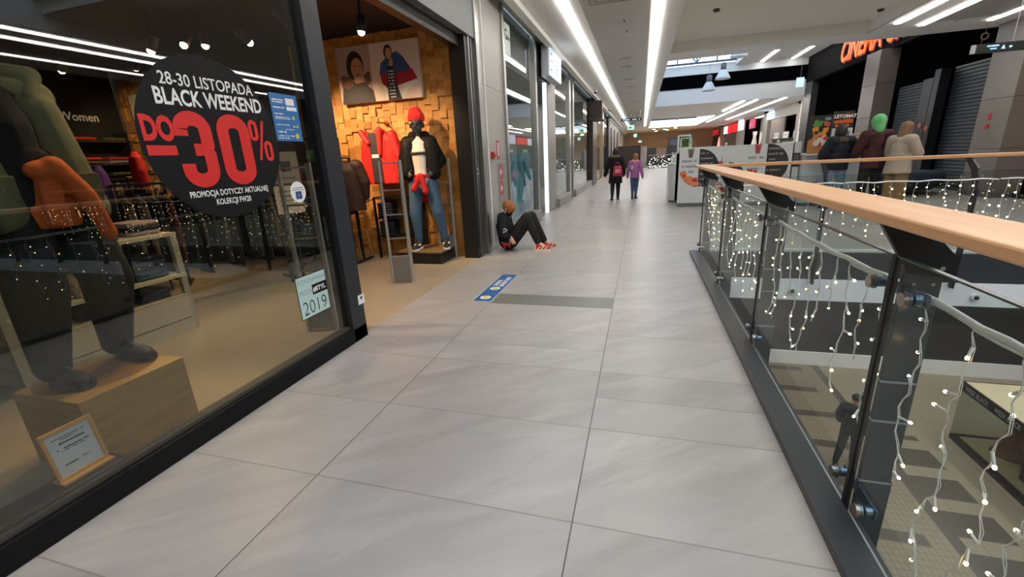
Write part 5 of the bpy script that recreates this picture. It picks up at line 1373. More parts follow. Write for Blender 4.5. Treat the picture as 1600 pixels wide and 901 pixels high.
MB().cap((.04*s, .03*s, .80*s), (.075*s, .0, .86*s), .022*s, .026*s).cap((-.04*s, .03*s, .80*s), (-.075*s, .0, .86*s), .022*s, .026*s).cap((-.075*s, -.0*s, .86*s), (.075*s, 0, .86*s), .026*s, .026*s).build('jacket_collar', mat('field_jacket_green'), ok, voxel=.012)
b = MB()
for q in (-1, 1): b.box((q*.095*s-.03*s, .062*s, .53*s), (q*.095*s+.03*s, .075*s, .60*s))
b.build('pocket', mat('pocket_green', '585843', 0.85), ok, bevel=.006)
M_or = mat('orange_sweat', 'c05a28', 0.85, noise=.1, nscale=8, bump=.4, bscale=10)
b = MB(); b.loft([((0, .005*s, .455*s), .098*s, .078*s), ((0, .005*s, .50*s), .100*s, .080*s), ((0, 0, .56*s), .096*s, .074*s), ((0, 0, .60*s), .090*s, .07*s)], 20)
b.ell((.01*s, .088*s, .61*s), (.045*s, .024*s, .028*s)); b.cap((-.01*s, .095*s, .62*s), (-.055*s, .105*s, .54*s), .028*s, .026*s); b.cap((-.055*s, .105*s, .54*s), (-.085*s, .10*s, .44*s), .026*s, .020*s); b.cap((-.085*s, .10*s, .44*s), (-.088*s, .10*s, .425*s), .021*s, .021*s)
b.prism([(-.02, -.0), (.07, .0), (.06, .22), (-.03, .24)], (0, .098*s, .46*s), XP, ZP, (0, -.035*s, 0))
b.build('tied_sweatshirt', M_or, t, voxel=.012, smooth_it=2)
shoes(t, JM, s, mat('boot_black', '19181a', 0.55), M_black, 1.0)
MB().cyl((0, 0, 0.0), (0, 0, 0.008), .27, n=40).build('base_disc', glass('acrylic', 'f2eee6', 0.8), t)
MB().cyl((-.27*0.55-.03, -.1, 0.008), (-.27*.55-.03, -.1, .06), .02, n=12).cyl((-.18, -.1, .06), (-.17, -.1, .25), .011, n=10).cyl((-.17, -.1, .25), (-.15, -.06, .33), .010, n=8).build('support_rod', M_chrome, t)

# second mannequin with red beanie on the dark platform
t = thing('platform', 'low black platform with a wooden top by the shop entrance', 'platform', (-3.62, 5.85, 0))
MB().box((0, 0, 0), (.76, .60, .17)).build('body', M_black, t, bevel=.004); MB().box((0, 0, .17), (.76, .60, .185)).build('top', mat('platform_top', '7a6242', .4), t)
t = thing('mannequin', 'black mannequin in red beanie, black puffer, white shirt and blue jeans on the platform', 'mannequin', (-3.20, 6.16, 0.187), 197)
s = 1.99
JN = joints(head=(.0, .01, .925), shR=(.090, -.008, .805), shL=(-.090, -.008, .805), elR=(.150, -.06, .665), wrR=(.105, .05, .60), haR=(.08, .075, .575), elL=(-.150, -.06, .665), wrL=(-.105, .05, .60), haL=(-.08, .075, .575), hipR=(.055, 0, .51), hipL=(-.055, 0, .51), knR=(.075, .03, .285), anR=(.07, .02, .05), toR=(.09, .11, .022), knL=(-.10, .03, .285), anL=(-.135, .0, .05), toL=(-.15, .085, .022))
j = {k_: Vector(v)*s for k_, v in JN.items()}
body(t, JN, s, mat('mannequin_charcoal', '2b2e30', 0.5), vox=.012)
trousers(t, JN, s, mat('jeans_blue', '34536c', 0.85, noise=.15, nscale=14), .004, hem=.86, vox=.012)
top(t, JN, s, mat('white_tee', 'd8cfc4', 0.85), .008, hemz=.54, sleeve=0, name='t_shirt', vox=.012)
band = MB().loft([((0, 0, .715*s), .086*s, .081*s), ((0, 0, .735*s), .086*s, .081*s)], 20).build('shirt_print', M_print, t)
op = open_jacket(t, j, s, mat('puffer_black', '0d0c0a', 0.6, spec=0.2, bump=.6, bscale=7), .008, .585*s, .080*s)
b = MB(); b.cap((-.05*s, -.03*s, .85*s), (.05*s, -.03*s, .85*s), .035*s, .035*s); b.build('jacket_collar', mat('puffer_black'), op, voxel=.014)
b = MB(); b.loft([((0, 0, .545*s), .092*s, .068*s), ((0, 0, .575*s), .088*s, .066*s)], 20); b.ell((0, .075*s, .565*s), (.03*s, .02*s, .018*s)); b.cap((.01*s, .08*s, .56*s), (.055*s, .09*s, .47*s), .020*s, .024*s); b.cap((-.01*s, .08*s, .56*s), (-.03*s, .085*s, .45*s), .020*s, .025*s)
b.cap((.0, -.075*s, .54*s), (.01*s, -.08*s, .42*s), .06*s, .07*s)
M_redknit = mat('red_knit', 'b8141c', 0.85, bump=.4, bscale=30)
b.build('tied_sweatshirt', M_redknit, t, voxel=.012, smooth_it=1)
b = MB(); b.ell((0, -.004*s, .985*s), (.062*s, .070*s, .042*s)); b.ell((.006*s, -.01*s, 1.018*s), (.050*s, .054*s, .034*s)); b.loft([((0, -.004*s, .952*s), .060*s, .069*s), ((0, -.004*s, .985*s), .063*s, .072*s)], 20)
ht = b.build('beanie', mat('beanie_red', 'd42020', 0.85, bump=.4, bscale=40), t, voxel=.010, smooth_it=1); MB().box((.03*s, .05*s, .935*s), (.042*s, .058*s, .945*s)).build('beanie_patch', M_swhite, ht)
shoes(t, JN, s, mat('sneaker_black', '17171a', 0.6), mat('sneaker_white', 'd6cfc6', 0.5), .95)
for n in 'RL':
    a = j['an'+n]; q = j['to'+n]; d = (q-a); d.z = 0; d.normalize()
    b = MB(); c = a*.5+q*.5
    for i in range(4): b.cap((c.x-.022*s, c.y+(i-1.5)*.012*s, .045*s-.003*i), (c.x+.022*s, c.y+(i-1.5)*.012*s, .045*s-.003*i), .004*s, .004*s)
    b.build('laces', mat('sneaker_white'), t)

# security gates
def gate(x, y, rz, label, base=True):
    t = thing('security_gate', label, 'security gate', (x, y, 0), rz)
    M_alu = mat('gate_alu', 'a9a6a0', 0.35, metal=.6); M_g2 = mat('gate_grey', '6f6c67', 0.45)
    for q in (-1, 1):
        MB().rbox((q*.125, 0, .77), (.035 if q < 0 else .05, .05, 1.54), .015).build('upright', M_alu, t)
    for z in (1.50, 1.18, .88, .58): MB().box((-.11, -.012, z), (.10, .012, z+.016)).build('rung', M_g2, t)
    MB().box((-.125, -.02, .02), (.11, .02, .36)).build('foot_panel', M_g2, t, bevel=.006)
    MB().box((-.05, -.022, .30), (.0, -.0205, .315)).build('red_mark', M_sred, t)
    return t
gate(-2.95, 4.85, 24, 'tall aluminium security gate in the middle of the shop entrance')
gate(-2.98, 6.38, 12, 'aluminium security gate against the wood block wall, right of the mannequin')
gate(-2.90, 3.22, 24, 'aluminium security gate behind the shop window by the dark post')

# poster on the wood wall
t = thing('poster', 'wide fashion photo panel on the wood block wall above the entrance mannequin', 'poster', (-4.62, 6.44, 2.44))
PW, PH = 1.42, .80
MB().box((0, 0, 0), (PW, .06, PH)).build('panel', mat('photo_pale', 'dccabf', .6), t)
b = MB(); b.prism([(0, 0), (.60, 0), (.60, PH), (0, PH)], (0, -.001, 0), XP, ZP, (0, -.001, 0)); b.build('backdrop', mat('photo_mauve', 'b39a94', .6), t)
skd = mat('photo_skin', 'c08a6c', .6); hrd = mat('photo_hair', '1c1513', .6)
b = MB(); b.prism([(.02, 0), (.62, 0), (.60, .16), (.46, .28), (.34, .32), (.22, .30), (.06, .22)], (0, -.003, 0), XP, ZP, (0, -.001, 0)); b.build('dark_sweater', mat('photo_black', '121015', .6), t)
b = MB()
for a in range(16): b.disc((.10+.03*(a % 5), -.0035-.0002*a, .26+.02*(a//3)), .05, XP, ZP, (0, -.0002, 0), 10)
for a in range(9): b.disc((.50+.02*(a % 3), -.0035-.0002*a, .28+.028*(a//2)), .04, XP, ZP, (0, -.0002, 0), 10)
b.build('fur_trim', mat('photo_fur', '6b4a3c', .8), t)
b = MB(); b.prism([(.15*math.cos(a*.3)+.33, .21*math.sin(a*.3)+.52) for a in range(21)], (0, -.008, 0), XP, ZP, (0, -.001, 0)); b.build('hair', hrd, t)
b = MB(); b.prism([(.105*math.cos(a*.3)+.36, .155*math.sin(a*.3)+.48) for a in range(21)], (0, -.010, 0), XP, ZP, (0, -.001, 0)); b.prism([(.30, .28), (.42, .28), (.44, .42), (.28, .42)], (0, -.0095, 0), XP, ZP, (0, -.001, 0)); b.build('face', skd, t)
b = MB(); b.prism([(.31, .52), (.35, .53), (.35, .515), (.31, .508)], (0, -.012, 0), XP, ZP, (0, -.001, 0)); b.prism([(.39, .53), (.43, .52), (.43, .508), (.39, .515)], (0, -.012, 0), XP, ZP, (0, -.001, 0)); b.prism([(.345, .405), (.40, .405), (.385, .388), (.36, .388)], (0, -.012, 0), XP, ZP, (0, -.001, 0)); b.build('features', hrd, t)
b = MB()
b.prism([(.80, .02), (.76, .30), (.74, .48), (.84, .58), (1.0, .60), (1.14, .56), (1.26, .44), (1.36, .22), (1.20, .12), (1.14, .02)], (0, -.003, 0), XP, ZP, (0, -.001, 0)); b.build('white_band', M_swhite, t)
b = MB(); b.prism([(.77, .24), (.74, .40), (1.30, .40), (1.37, .26), (1.06, .20), (.86, .16)], (0, -.0045, 0), XP, ZP, (0, -.001, 0)); b.build('red_band', mat('photo_red', 'a81e26', .6), t)
b = MB(); b.prism([(.74, .38), (.78, .52), (.90, .60), (1.06, .66), (1.16, .58), (1.28, .40), (1.0, .36)], (0, -.006, 0), XP, ZP, (0, -.001, 0)); b.build('blue_band', mat('photo_blue', '2b4a86', .6), t)
b = MB(); b.prism([(.85, .0), (.87, .46), (.99, .46), (1.02, .2), (1.08, .0)], (0, -.0075, 0), XP, ZP, (0, -.001, 0)); pr_ = b.build('dark_top', mat('photo_navy', '181c34', .6), t)
b = MB()
for i in range(9): b.bars(.885, .985, .03+.045*i, .022, (0, -.009, 0), XP, ZP, 0, .001, i+90, .5)
b.build('top_pattern', M_swhite, pr_)
b = MB(); b.prism([(.07*math.cos(a*.3)+.92, .10*math.sin(a*.3)+.66) for a in range(21)], (0, -.009, 0), XP, ZP, (0, -.001, 0)); b.build('hair', hrd, t)
b = MB(); b.prism([(.052*math.cos(a*.3)+.93, .078*math.sin(a*.3)+.64) for a in range(21)], (0, -.0105, 0), XP, ZP, (0, -.001, 0)); b.prism([(.91, .48), (.97, .46), (1.0, .52), (.96, .60)], (0, -.010, 0), XP, ZP, (0, -.001, 0)); b.build('face', skd, t)

# garments: one builder for everything on a hanger
def garment_mb(w=.42, L=.62, d=.07, sleeve=.5, puff=0.0, shape=0):
    b = MB()
    b.loft([((0, 0, -L), w*.50, d*(1+puff)), ((0, 0, -L*.5), w*.46, d*(1.05+puff)), ((0, 0, -.12), w*.44, d*(1+puff)), ((0, 0, -.05), w*.36, d*.8), ((0, 0, -.01), w*.16, d*.6), ((0, 0, .02), w*.13, d*.5)], 18)
    for q in (-1, 1):
        b.cap((q*w*.36, 0, -.08), (q*w*.50, 0, -.08-sleeve*.5), d*(.75+puff*.5), d*(.68+puff*.5)); b.cap((q*w*.50, 0, -.08-sleeve*.5), (q*w*.52, 0, -.08-sleeve), d*(.66+puff*.5), d*.5)
    return b
def hanger_mb(w=.40):
    b = MB(); b.tube([(-w*.46, 0, -.085), (-w*.2, 0, -.02), (0, 0, .015), (w*.2, 0, -.02), (w*.46, 0, -.085)], .009, 6)
    b.tube([(0, 0, .015), (0, 0, .06), (.02, 0, .08), (.025, 0, .10), (0, 0, .12), (-.02, 0, .105)], .004, 6); return b
def garment(name, label, cat, loc, rz, m, group=None, hm=None, **kw):
    t = thing(name, label, cat, loc, rz, group)
    garment_mb(**kw).build('cloth', m, t, voxel=.014, smooth_it=1)
    hanger_mb(kw.get('w', .42)).build('hanger', hm or M_black, t)
    return t
# red open jacket with dark shirt on the wall peg
t = garment('jacket', 'bright red open jacket over a dark printed shirt hanging on the wood wall', 'jacket', (-3.92, 6.28, 2.0), 0, mat('jacket_red', 'd01a14', 0.6, bump=.5, bscale=7), w=.60, L=.80, d=.10, sleeve=.62, puff=.1)
sh = MB().box((-.13, -.125, -.78), (.05, -.10, -.03)).build('shirt', M_print, t, bevel=.01); MB().box((-.10, -.129, -.40), (.02, -.125, -.35)).build('shirt_print', M_swhite, sh)
MB().cap((-.26, -.09, -.02), (-.14, -.13, -.18), .05, .04).cap((.07, -.11, -.0), (.05, -.13, -.35), .05, .03).build('lapel', mat('jacket_red'), t, voxel=.014)
t = thing('wall_peg', 'brass wall peg holding the red jacket', 'peg', (-3.92, 6.5, 2.12))
MB().cyl((0, 0, 0), (0, -.24, 0), .012, n=8).cyl((0, -.0, .0), (0, .02, 0), .04, n=12).cyl((-.1, -.2, .07), (.1, -.2, .07), .010, n=6).cyl((0, -.2, 0), (0, -.2, .07), .01, n=6).build('peg', mat('copper', 'a8683a', .3, metal=.8), t)
# floor rail by the wall with red and brown jackets
def rail_stand(name, label, x0, y0, x1, y1, z, base=True, m=None):
    t = thing(name, label, 'clothes rail', ((x0+x1)/2, (y0+y1)/2, 0), math.degrees(math.atan2(y1-y0, x1-x0))); L = math.hypot(x1-x0, y1-y0)/2; m = m or M_black
    MB().cyl((-L, 0, z), (L, 0, z), .014, n=10).build('rail', m, t)
    for q in (-1, 1):
        MB().box((q*L-.018, -.018, 0), (q*L+.018, .018, z)).build('upright', m, t); MB().box((q*L-.02, -.28, 0), (q*L+.02, .28, .03)).build('foot', m, t)
    return t
rail_stand('clothes_rail', 'black clothes rail against the wood wall left of the entrance', -5.2, 5.9, -4.3, 5.95, 1.62)
garment('jacket', 'brown quilted puffer jacket on the front of the rail by the entrance', 'jacket', (-4.18, 5.62, 1.56), 20, mat('puffer_brown', '2c1a13', 0.6, spec=0.25, bump=1.0, bscale=6), w=.52, L=.70, d=.12, sleeve=.42, puff=.35)
gcols = [('red_cloth', 'c01812', 'red'), ('dark_red_cloth', '7a1614', 'dark red'), ('white_cloth', 'cfc4bc', 'white'), ('scarlet_cloth', 'd82014', 'scarlet'), ('navy_hang', '16182c', 'navy'), ('violet_cloth', '3a2456', 'violet')]
for i in range(6):
    garment('jacket', '%s garment, number %s from the left on the rail by the wood wall' % (gcols[i][2], ['one', 'two', 'three', 'four', 'five', 'six'][i]), 'jacket', (-5.05+i*.13, 5.925, 1.50), 82+i*2, mat(gcols[i][0], gcols[i][1], .8), 'garments on the rail by the wood wall', w=.44, L=.62+.12*(i % 2), d=.05, sleeve=.45)
# stool
t = thing('stool', 'small wooden slatted stool at the foot of the wood wall', 'stool', (-4.55, 6.08, 0))
M_stool = mat('stool_wood', 'a87440', .5)
MB().box((-.22, -.14, .46), (.22, .14, .485)).build('seat', M_stool, t, bevel=.004)
for x in (-1, 1):
    for y in (-1, 1): MB().cyl((x*.20, y*.12, .46), (x*.24, y*.15, 0), .017, n=8).build('leg', M_stool, t)
for z in (.16, .28): MB().box((-.22, -.15, z), (.22, -.135, z+.02)).box((-.22, .135, z), (.22, .15, z+.02)).build('rung', M_stool, t)
# dark shelf with jeans behind the gate
t = thing('jeans_shelf', 'dark metal shelf unit with folded jeans behind the entrance gate', 'shelf', (-4.15, 6.2, 0))
for x in (0, .62): MB().box((x, 0, 0), (x+.03, .03, 1.0)).box((x, .27, 0), (x+.03, .30, 1.0)).build('frame_side', M_black, t)
for z in (.35, .65, .98): MB().box((0, 0, z), (.65, .3, z+.02)).build('board', M_black, t)
def folded(name, label, cat, loc, rz, m, w=.30, d=.24, h=.045, group=None):
    """one folded garment: rounded slab with a fold line"""
    t = MB().rbox((0, 0, h/2), (w, d, h), .03, n=4)
    t.cyl((-w/2+.02, -d/2+.006, h/2), (w/2-.02, -d/2+.006, h/2), h*.42, n=8)
    o = t.build(name, m, None, bevel=.008); o.location = Vector(loc)*U; o.rotation_euler = (0, 0, math.radians(rz)); tag(o, label, cat, group); return o
JM_ = mat('jeans_dark', '16202e', .85, noise=.2, nscale=20)
for k_, z in enumerate((.372, .672)):
    for i in range(5):
        folded('folded_jeans', 'folded dark jeans, %s up in the %s pile on the dark shelf' % (['lowest', 'second', 'third', 'fourth', 'fifth'][i], ['lower', 'upper'][k_]), 'jeans', (-3.98, 6.34, z+i*.046), 0, JM_, .26, .22, .045, 'folded jeans on the dark shelf')
MB_ = MB().box((-3.50, 6.42, 0.1), (-3.38, 6.5, 1.2)); o = MB_.build('mirror_post', M_black); tag(o, 'narrow black upright behind the mannequin legs on the wood wall', 'post')

# display table with folded clothes
M_tblw = mat('table_cream', 'b8ad96', .5); M_tbls = mat('table_steel', 'a7a392', .4, metal=.4)
t = thing('display_table', 'cream display table with steel frame, shelves and a drawer base in the shop', 'table', (-5.10, 1.75, 0))
for x, y in ((0.79, 1.30), (0, 1.30), (.79, 0), (0, 0)): MB().box((x-.025, y-.03, 0), (x+.025, y+.03, .97)).build('leg', M_tbls, t, bevel=.003)
MB().box((0, 0, .945), (.82, 1.33, .975)).build('table_top', M_tblw, t); MB().box((0, 0, .545), (.82, 1.33, .575)).build('shelf', M_tblw, t)
MB().box((0, .03, 0.0), (.82, 1.28, .13)).build('base', M_tblw, t); MB().box((0, .03, .14), (.825, 1.28, .375)).build('drawer', M_tblw, t, bevel=.003)
fold_specs = []
lc = [('lavender_cloth', '7b6a82', 'lavender'), ('slate_blue_cloth', '3f4f6e', 'slate blue'), ('plum_cloth', '53435a', 'plum'), ('grey_brown_cloth', '8a7a74', 'taupe'), ('black_fold', '131418', 'black'), ('denim_fold', '2b3f58', 'denim blue')]
pos = {'top': .977, 'shelf': .577, 'drawer': .377}
def pile(level, dx, dy, kinds, kindname, side):
    z = pos[level]
    words = ['lowest', 'second', 'third', 'fourth', 'fifth', 'sixth']
    for i, c in enumerate(kinds):
        h = .04
        folded('folded_shirt', '%s garment, %s in the %s, %s of the cream table' % (c[2], words[i], side, {'top': 'top', 'shelf': 'middle shelf', 'drawer': 'low deck'}[level]), 'clothing', (-5.10+dx, 1.75+dy, z+.001), rf.uniform(84, 96), mat(c[0], c[1], .85), .28, .32, h, 'folded garments on the cream display table')
        z += h + .001
pile('top', .60, .75, [lc[1], lc[1], lc[0]], '', 'near pile'); pile('top', .55, 1.15, [lc[3], lc[4], lc[3]], '', 'pile at the post'); pile('top', .20, .95, [lc[2], lc[0], lc[2]], '', 'back pile')
pile('shelf', .62, .62, [('pink_cream_cloth', 'c2a892', 'cream')]*4, '', 'near pile'); pile('shelf', .60, 1.08, [lc[5], lc[5], lc[4], lc[5], lc[4]], '', 'pile at the post'); pile('shelf', .22, .85, [lc[4], lc[4], lc[0]], '', 'back pile')
pile('drawer', .60, 1.05, [('pattern_navy', '252a44', 'patterned navy'), ('pattern_navy', '252a44', 'patterned navy')], '', 'pile at the post'); pile('drawer', .58, .6, [lc[4], lc[4]], '', 'near pile')

# long rail of dark coats, and rails further in
rail_stand('clothes_rail', 'long black rail of dark garments in the middle of the shop', -5.35, 3.3, -4.75, 4.9, 1.42)
import itertools
dk = [('coat_black1', '0f0f12'), ('coat_black2', '15161c'), ('coat_grey', '2a2a2e'), ('coat_khaki', '5a4a38'), ('coat_wine', '4a1519'), ('coat_navy2', '14182a')]
seqs = [3, 3, 0, 4, 0, 1, 0, 2, 0, 1, 2, 0, 3, 3]
for i in range(14):
    f = i/13; x = -5.33+.56*f; y = 3.38+1.44*f; c = dk[seqs[i]]
    garment('coat', ['khaki', 'khaki', 'black', 'wine red', 'black', 'dark', 'black', 'grey', 'black', 'dark', 'grey', 'black', 'khaki', 'khaki'][i] + ' garment on the long middle rail, ' + ['first', 'second', 'third', 'fourth', 'fifth', 'sixth', 'seventh', 'eighth', 'ninth', 'tenth', 'eleventh', 'twelfth', 'thirteenth', 'last'][i] + ' from the table end', 'coat', (x, y, 1.30), -20, mat(c[0], c[1], .85), 'garments on the long middle rail', w=.46, L=.80+.16*((i*7) % 3)/2, d=.045, sleeve=.55)
rail_stand('clothes_rail', 'black rail with pale and navy shirts near the shop back wall', -8.3, 3.9, -7.5, 4.9, 1.5)
for i in range(9):
    f = i/8; c = [('pink_white_cloth', 'b89a98', 'pinkish white'), ('navy_shirt', '1a1d38', 'navy')][0 if i < 4 else 1]
    garment('shirt', '%s shirt, %s from the left on the rail near the back wall' % (c[2], ['first', 'second', 'third', 'fourth', 'fifth', 'sixth', 'seventh', 'eighth', 'ninth'][i]), 'shirt', (-8.25+.7*f, 3.97+.87*f, 1.40), -38, mat(c[0], c[1], .85), 'shirts on the rail near the back wall', w=.42, L=.55 if i < 4 else .75, d=.04, sleeve=.4)
rail_stand('clothes_rail', 'black rail with camouflage and pale garments behind the table', -6.9, 3.6, -6.1, 4.4, 1.52)
c2 = [('camo_tan', '7a6436', 'camouflage'), ('camo_tan', '7a6436', 'camouflage'), ('black_fold', '131418', 'black'), ('stone_cloth', '7a6c5a', 'stone'), ('black_fold', '131418', 'black'), ('stone_cloth', '7a6c5a', 'stone')]
_M['camo_tan'] = None; del _M['camo_tan']; mat('camo_tan', '7a6436', .85, noise=.6, nscale=14)
for i in range(6):
    f = i/5
    garment('shirt', '%s garment, %s on the rail behind the table' % (c2[i][2], ['first', 'second', 'third', 'fourth', 'fifth', 'last'][i]), 'shirt', (-6.85+.7*f, 3.67+.68*f, 1.42), -38, mat(c2[i][0], c2[i][1], .85), 'garments on the rail behind the table', w=.42, L=.62, d=.05, sleeve=.42)
t = thing('fleece_pullover', 'purple and blue pullover hanging on a stand behind the table', 'pullover', (-5.85, 3.55, 1.62), -30)
b = garment_mb(w=.46, L=.42, d=.08, sleeve=.30); b.build('cloth', mat('purple_cloth', '6a3a8c', .85, noise=.3, nscale=4), t, voxel=.014)
MB().ell((.0, -.10, -.28), (.2, .012, .07)).build('lower_band', mat('blue_cloth', '33509a', .85), t); MB().cyl((0, 0, .0), (0, 0, -1.62), .014, n=8).build('stand', M_black, t)
t = garment('jacket', 'red jacket hanging high behind the purple pullover', 'jacket', (-6.1, 4.15, 1.78), -30, mat('scarlet_cloth'), w=.44, L=.4, d=.08, sleeve=.3)
MB().cyl((0, 0, -.4), (0, 0, -1.78), .014, n=8).build('stand', M_black, t)
# dark rack with shelves at the right of the sticker
t = thing('rack', 'tall dark rack with shelves and red tags behind the window near the post', 'shelf', (-5.5, 5.2, 0))
for x, y in ((0, 0), (1.2, 0), (0, .5), (1.2, .5)): MB().box((x, y, 0), (x+.035, y+.035, 1.9)).build('upright', M_black, t)
for z in (.55, .95, 1.4, 1.87): MB().box((0, 0, z), (1.235, .535, z+.025)).build('board', M_black, t)
b = MB()
for i, z in enumerate((.575, .975, 1.425)): b.box((.1+.3*i, -.012, z-.03), (.35+.3*i, 0, z+.02))
b.build('red_tag', mat('red_tag', 'c0281a', .5), t)
for i in range(6):
    folded('folded_shirt', 'dark folded garment on the tall dark rack, %s' % ['lower board left', 'lower board right', 'middle board left', 'middle board right', 'upper board left', 'upper board right'][i], 'clothing', (-5.2+.6*(i % 2), 5.45, (.577, .577, .977, .977, 1.427, 1.427)[i]), 90, mat(['black_fold', 'denim_fold'][i % 2], '131418', .85), .4, .42, .12, 'folded garments on the tall dark rack')
# shopping bag card and hanging papers
t = thing('shopping_bag', 'large grey beige shop bag on display above the gate, behind the window', 'bag', (-4.62, 4.72, 1.32), 60)
MB().box((0, 0, 0), (.36, .10, .40)).build('bag_body', mat('bag_greige', '8a8178', .6), t); MB().box((.10, -.002, .15), (.26, 0, .28)).build('dark_label', mat('label_brown', '2c1f1c', .5), t); MB().tube([(.10, 0, .40), (.18, 0, .50), (.26, 0, .40)], .004, 5).build('handle', M_print, t)
b = MB(); b.bars(.06, .30, .06, .015, (0, -.002, 0), XP, ZP, 0, .001, 3); b.build('print', M_print, t)
MB().cyl((.18, .05, 0), (.18, .05, -1.32), .02, n=8).build('stand', M_black, t)
t = thing('price_poster', 'cream printed price sheet below the grey shop bag, behind the window', 'notice', (-4.56, 4.66, .93), 60)
MB().box((0, 0, 0), (.34, .02, .36)).build('sheet', mat('sheet_cream', 'c9b8a2', .6), t); b = MB(); [b.bars(.05, .25, .28-i*.06, .02, (0, -.002, 0), XP, ZP, 0, .001, i) for i in range(4)]; b.build('print', M_print, t)
MB().box((.0, .02, -.93), (.03, .05, 0)).build('stand', M_black, t)
# women wall
t = thing('wall_shelving', 'dark wall shelving with folded clothes under the Women lettering', 'shelf', (-9.64, 4.4, 0))
for z in (.9, 1.22, 1.45, 1.72, 2.12): MB().box((0, 0, z), (.35, 1.9, z+.025)).build('board', mat('shelf_dark', '2a211c', .5), t)
for y in (0, .95, 1.88): MB().box((0, y, 0), (.35, y+.02, 2.3)).build('divider', mat('shelf_dark'), t)
MB().cyl((.30, 0, 1.40), (.30, 1.9, 1.40), .014, n=8).build('rail', M_chrome, t)
t = thing('wall_sign', 'raised pale letters reading Women on the black back wall', 'sign', (-9.64, 5.52, 2.50))
MB().text('Women', .20, (0.004, 0, 0), YP, ZP, .004, .9, .003).build('lettering', mat('letter_pale', 'd8c4b0', .5, emit='d8bda0', es=.25), t)
sc_ = [('grey_lav', '73707e', 'grey'), ('red_fold', 'a02018', 'red'), ('cream_fold', 'b8a488', 'cream'), ('olive_fold', '4a4a20', 'olive'), ('black_fold', '131418', 'black')]
n_ = 0
for li, z in enumerate((.926, 1.246, 1.476, 1.746, 2.146)):
    for yi in range(4):
        y = 4.62+yi*.47+(.06 if yi > 1 else 0)
        for q in range(2 if li < 4 else 1):
            c = sc_[(li*3+yi*2+q*(1 if yi % 2 else 3)) % 5]
            folded('folded_shirt', '%s folded garment, %s in the %s pile of the %s wall shelf' % (c[2], ['under', 'upper'][q], ['leftmost', 'second', 'third', 'rightmost'][yi], ['lowest', 'second lowest', 'middle', 'second highest', 'top'][li]), 'clothing', (-9.45, y, z+.001+q*.061), 90, mat(c[0], c[1], .85), .36, .26, .055, 'folded garments on the back wall shelving')
t = thing('poster', 'tall pale poster on the far stretch of wood block wall', 'poster', (-9.25, 6.46, 1.95))
MB().box((0, 0, 0), (.75, .03, 1.0)).build('panel', mat('poster_white', 'd5c6b4', .5), t); MB().box((0, -.002, 0), (.75, 0, .04)).build('edge', M_print, t)
# track spots
def track(y, x, z, to, power, label, em=30, sz=55):
    t = thing('spotlight', label, 'spotlight', (x, y, z))
    d = (Vector(to)-Vector((x, y, z))).normalized(); R = d.to_track_quat('Z', 'Y').to_matrix()
    b = MB(); b.lathe([(.045, -.10), (.055, -.08), (.055, .07), (.05, .075)], (0, 0, 0), 16, R=R); b.build('housing', mat('spot_dark', '2c2c30', .4), t)
    MB().ell(d*.078, .042).build('lens', mat('spot_lens', 'ffe0b0', .4, emit='ffd09a', es=em, sample=False), t)
    MB().cyl((0, 0, 0), (0, 0, 3.4-z), .012, n=6).build('stem', M_black, t)
    l = spot('bulb', (x, y, z), to, power, (1, .66, .36), sz, .7, .05)
    l.location = d*.09*U; l.parent = t
    return t
track(5.0, -4.88, 3.12, (-4.3, 6.5, 1.6), 400, 'rightmost lit ceiling spot behind the shop window', sz=70)
track(4.85, -5.35, 3.12, (-5.4, 4.6, .8), 120, 'dark cylinder ceiling spot next to the two lit ones', sz=70)
track(4.75, -5.55, 3.10, (-5.0, 3.0, .9), 130, 'middle lit ceiling spot above the round sale sticker', sz=70)
track(4.55, -5.85, 3.05, (-6.6, 4.0, 1.0), 150, 'left lit ceiling spot above the round sale sticker', sz=75)
track(5.4, -7.4, 3.12, (-8.9, 6.5, 2.0), 240, 'ceiling spot glowing on the light line left of the sale sticker', sz=70)
track(5.0, -8.3, 3.12, (-9.6, 5.2, 1.6), 110, 'farthest ceiling spot lighting the back wall shelves', sz=70)
track(4.6, -3.9, 3.12, (-3.3, 6.3, 1.4), 330, 'ceiling spot over the shop entrance lighting the beanie mannequin', sz=65)
track(2.7, -2.72, 3.12, (-2.85, 1.5, 0.6), 260, 'ceiling spot lighting the headless window mannequin', sz=50)
track(3.0, -3.9, 3.12, (-3.4, 3.0, 0.0), 260, 'ceiling spot lighting the bare shop floor behind the window', sz=95)
track(5.2, -3.3, 3.12, (-3.7, 5.0, 0.0), 120, 'ceiling spot lighting the shop floor at the entrance', sz=100)
# ================================================================ SECOND SHOP, PIER, FLOOR STICKER
t = thing('floor_sticker', 'blue floor sticker with white text at the end of the dark floor strip', 'sticker', (-1.742, 4.25, 0.0022))
MB().box((-.015, -.015, 0), (.217, 1.14, .0005)).build('border', mat('sticker_edge', 'b8bcc0', .5), t)
MB().box((0, 0, .0006), (.202, 1.125, .0012)).build('sheet', mat('floor_blue', '215f9e', .4), t)
b = MB(); b.disc((.10, .13, .0013), .062, XP, YP, (0, 0, .0005), 24, 0); b.disc((.10, .48, .0013), .062, XP, YP, (0, 0, .0005), 24, 0); b.disc((.10, .13, .0019), .035, XP, YP, (0, 0, .0004), 16, 1); b.disc((.10, .48, .0019), .035, XP, YP, (0, 0, .0004), 16, 1)
b.build('round_mark', [M_swhite, mat('notice_yellow')], t)
b = MB(); b.text('ZACHOWAJ', .07, (.085, .60, .0014), YP, XN, 0, .62, .004); b.text('BEZPIECZNY ODSTEP', .07, (.165, .57, .0014), YP, XN, 0, .62, .004); b.build('lettering', M_swhite, t)
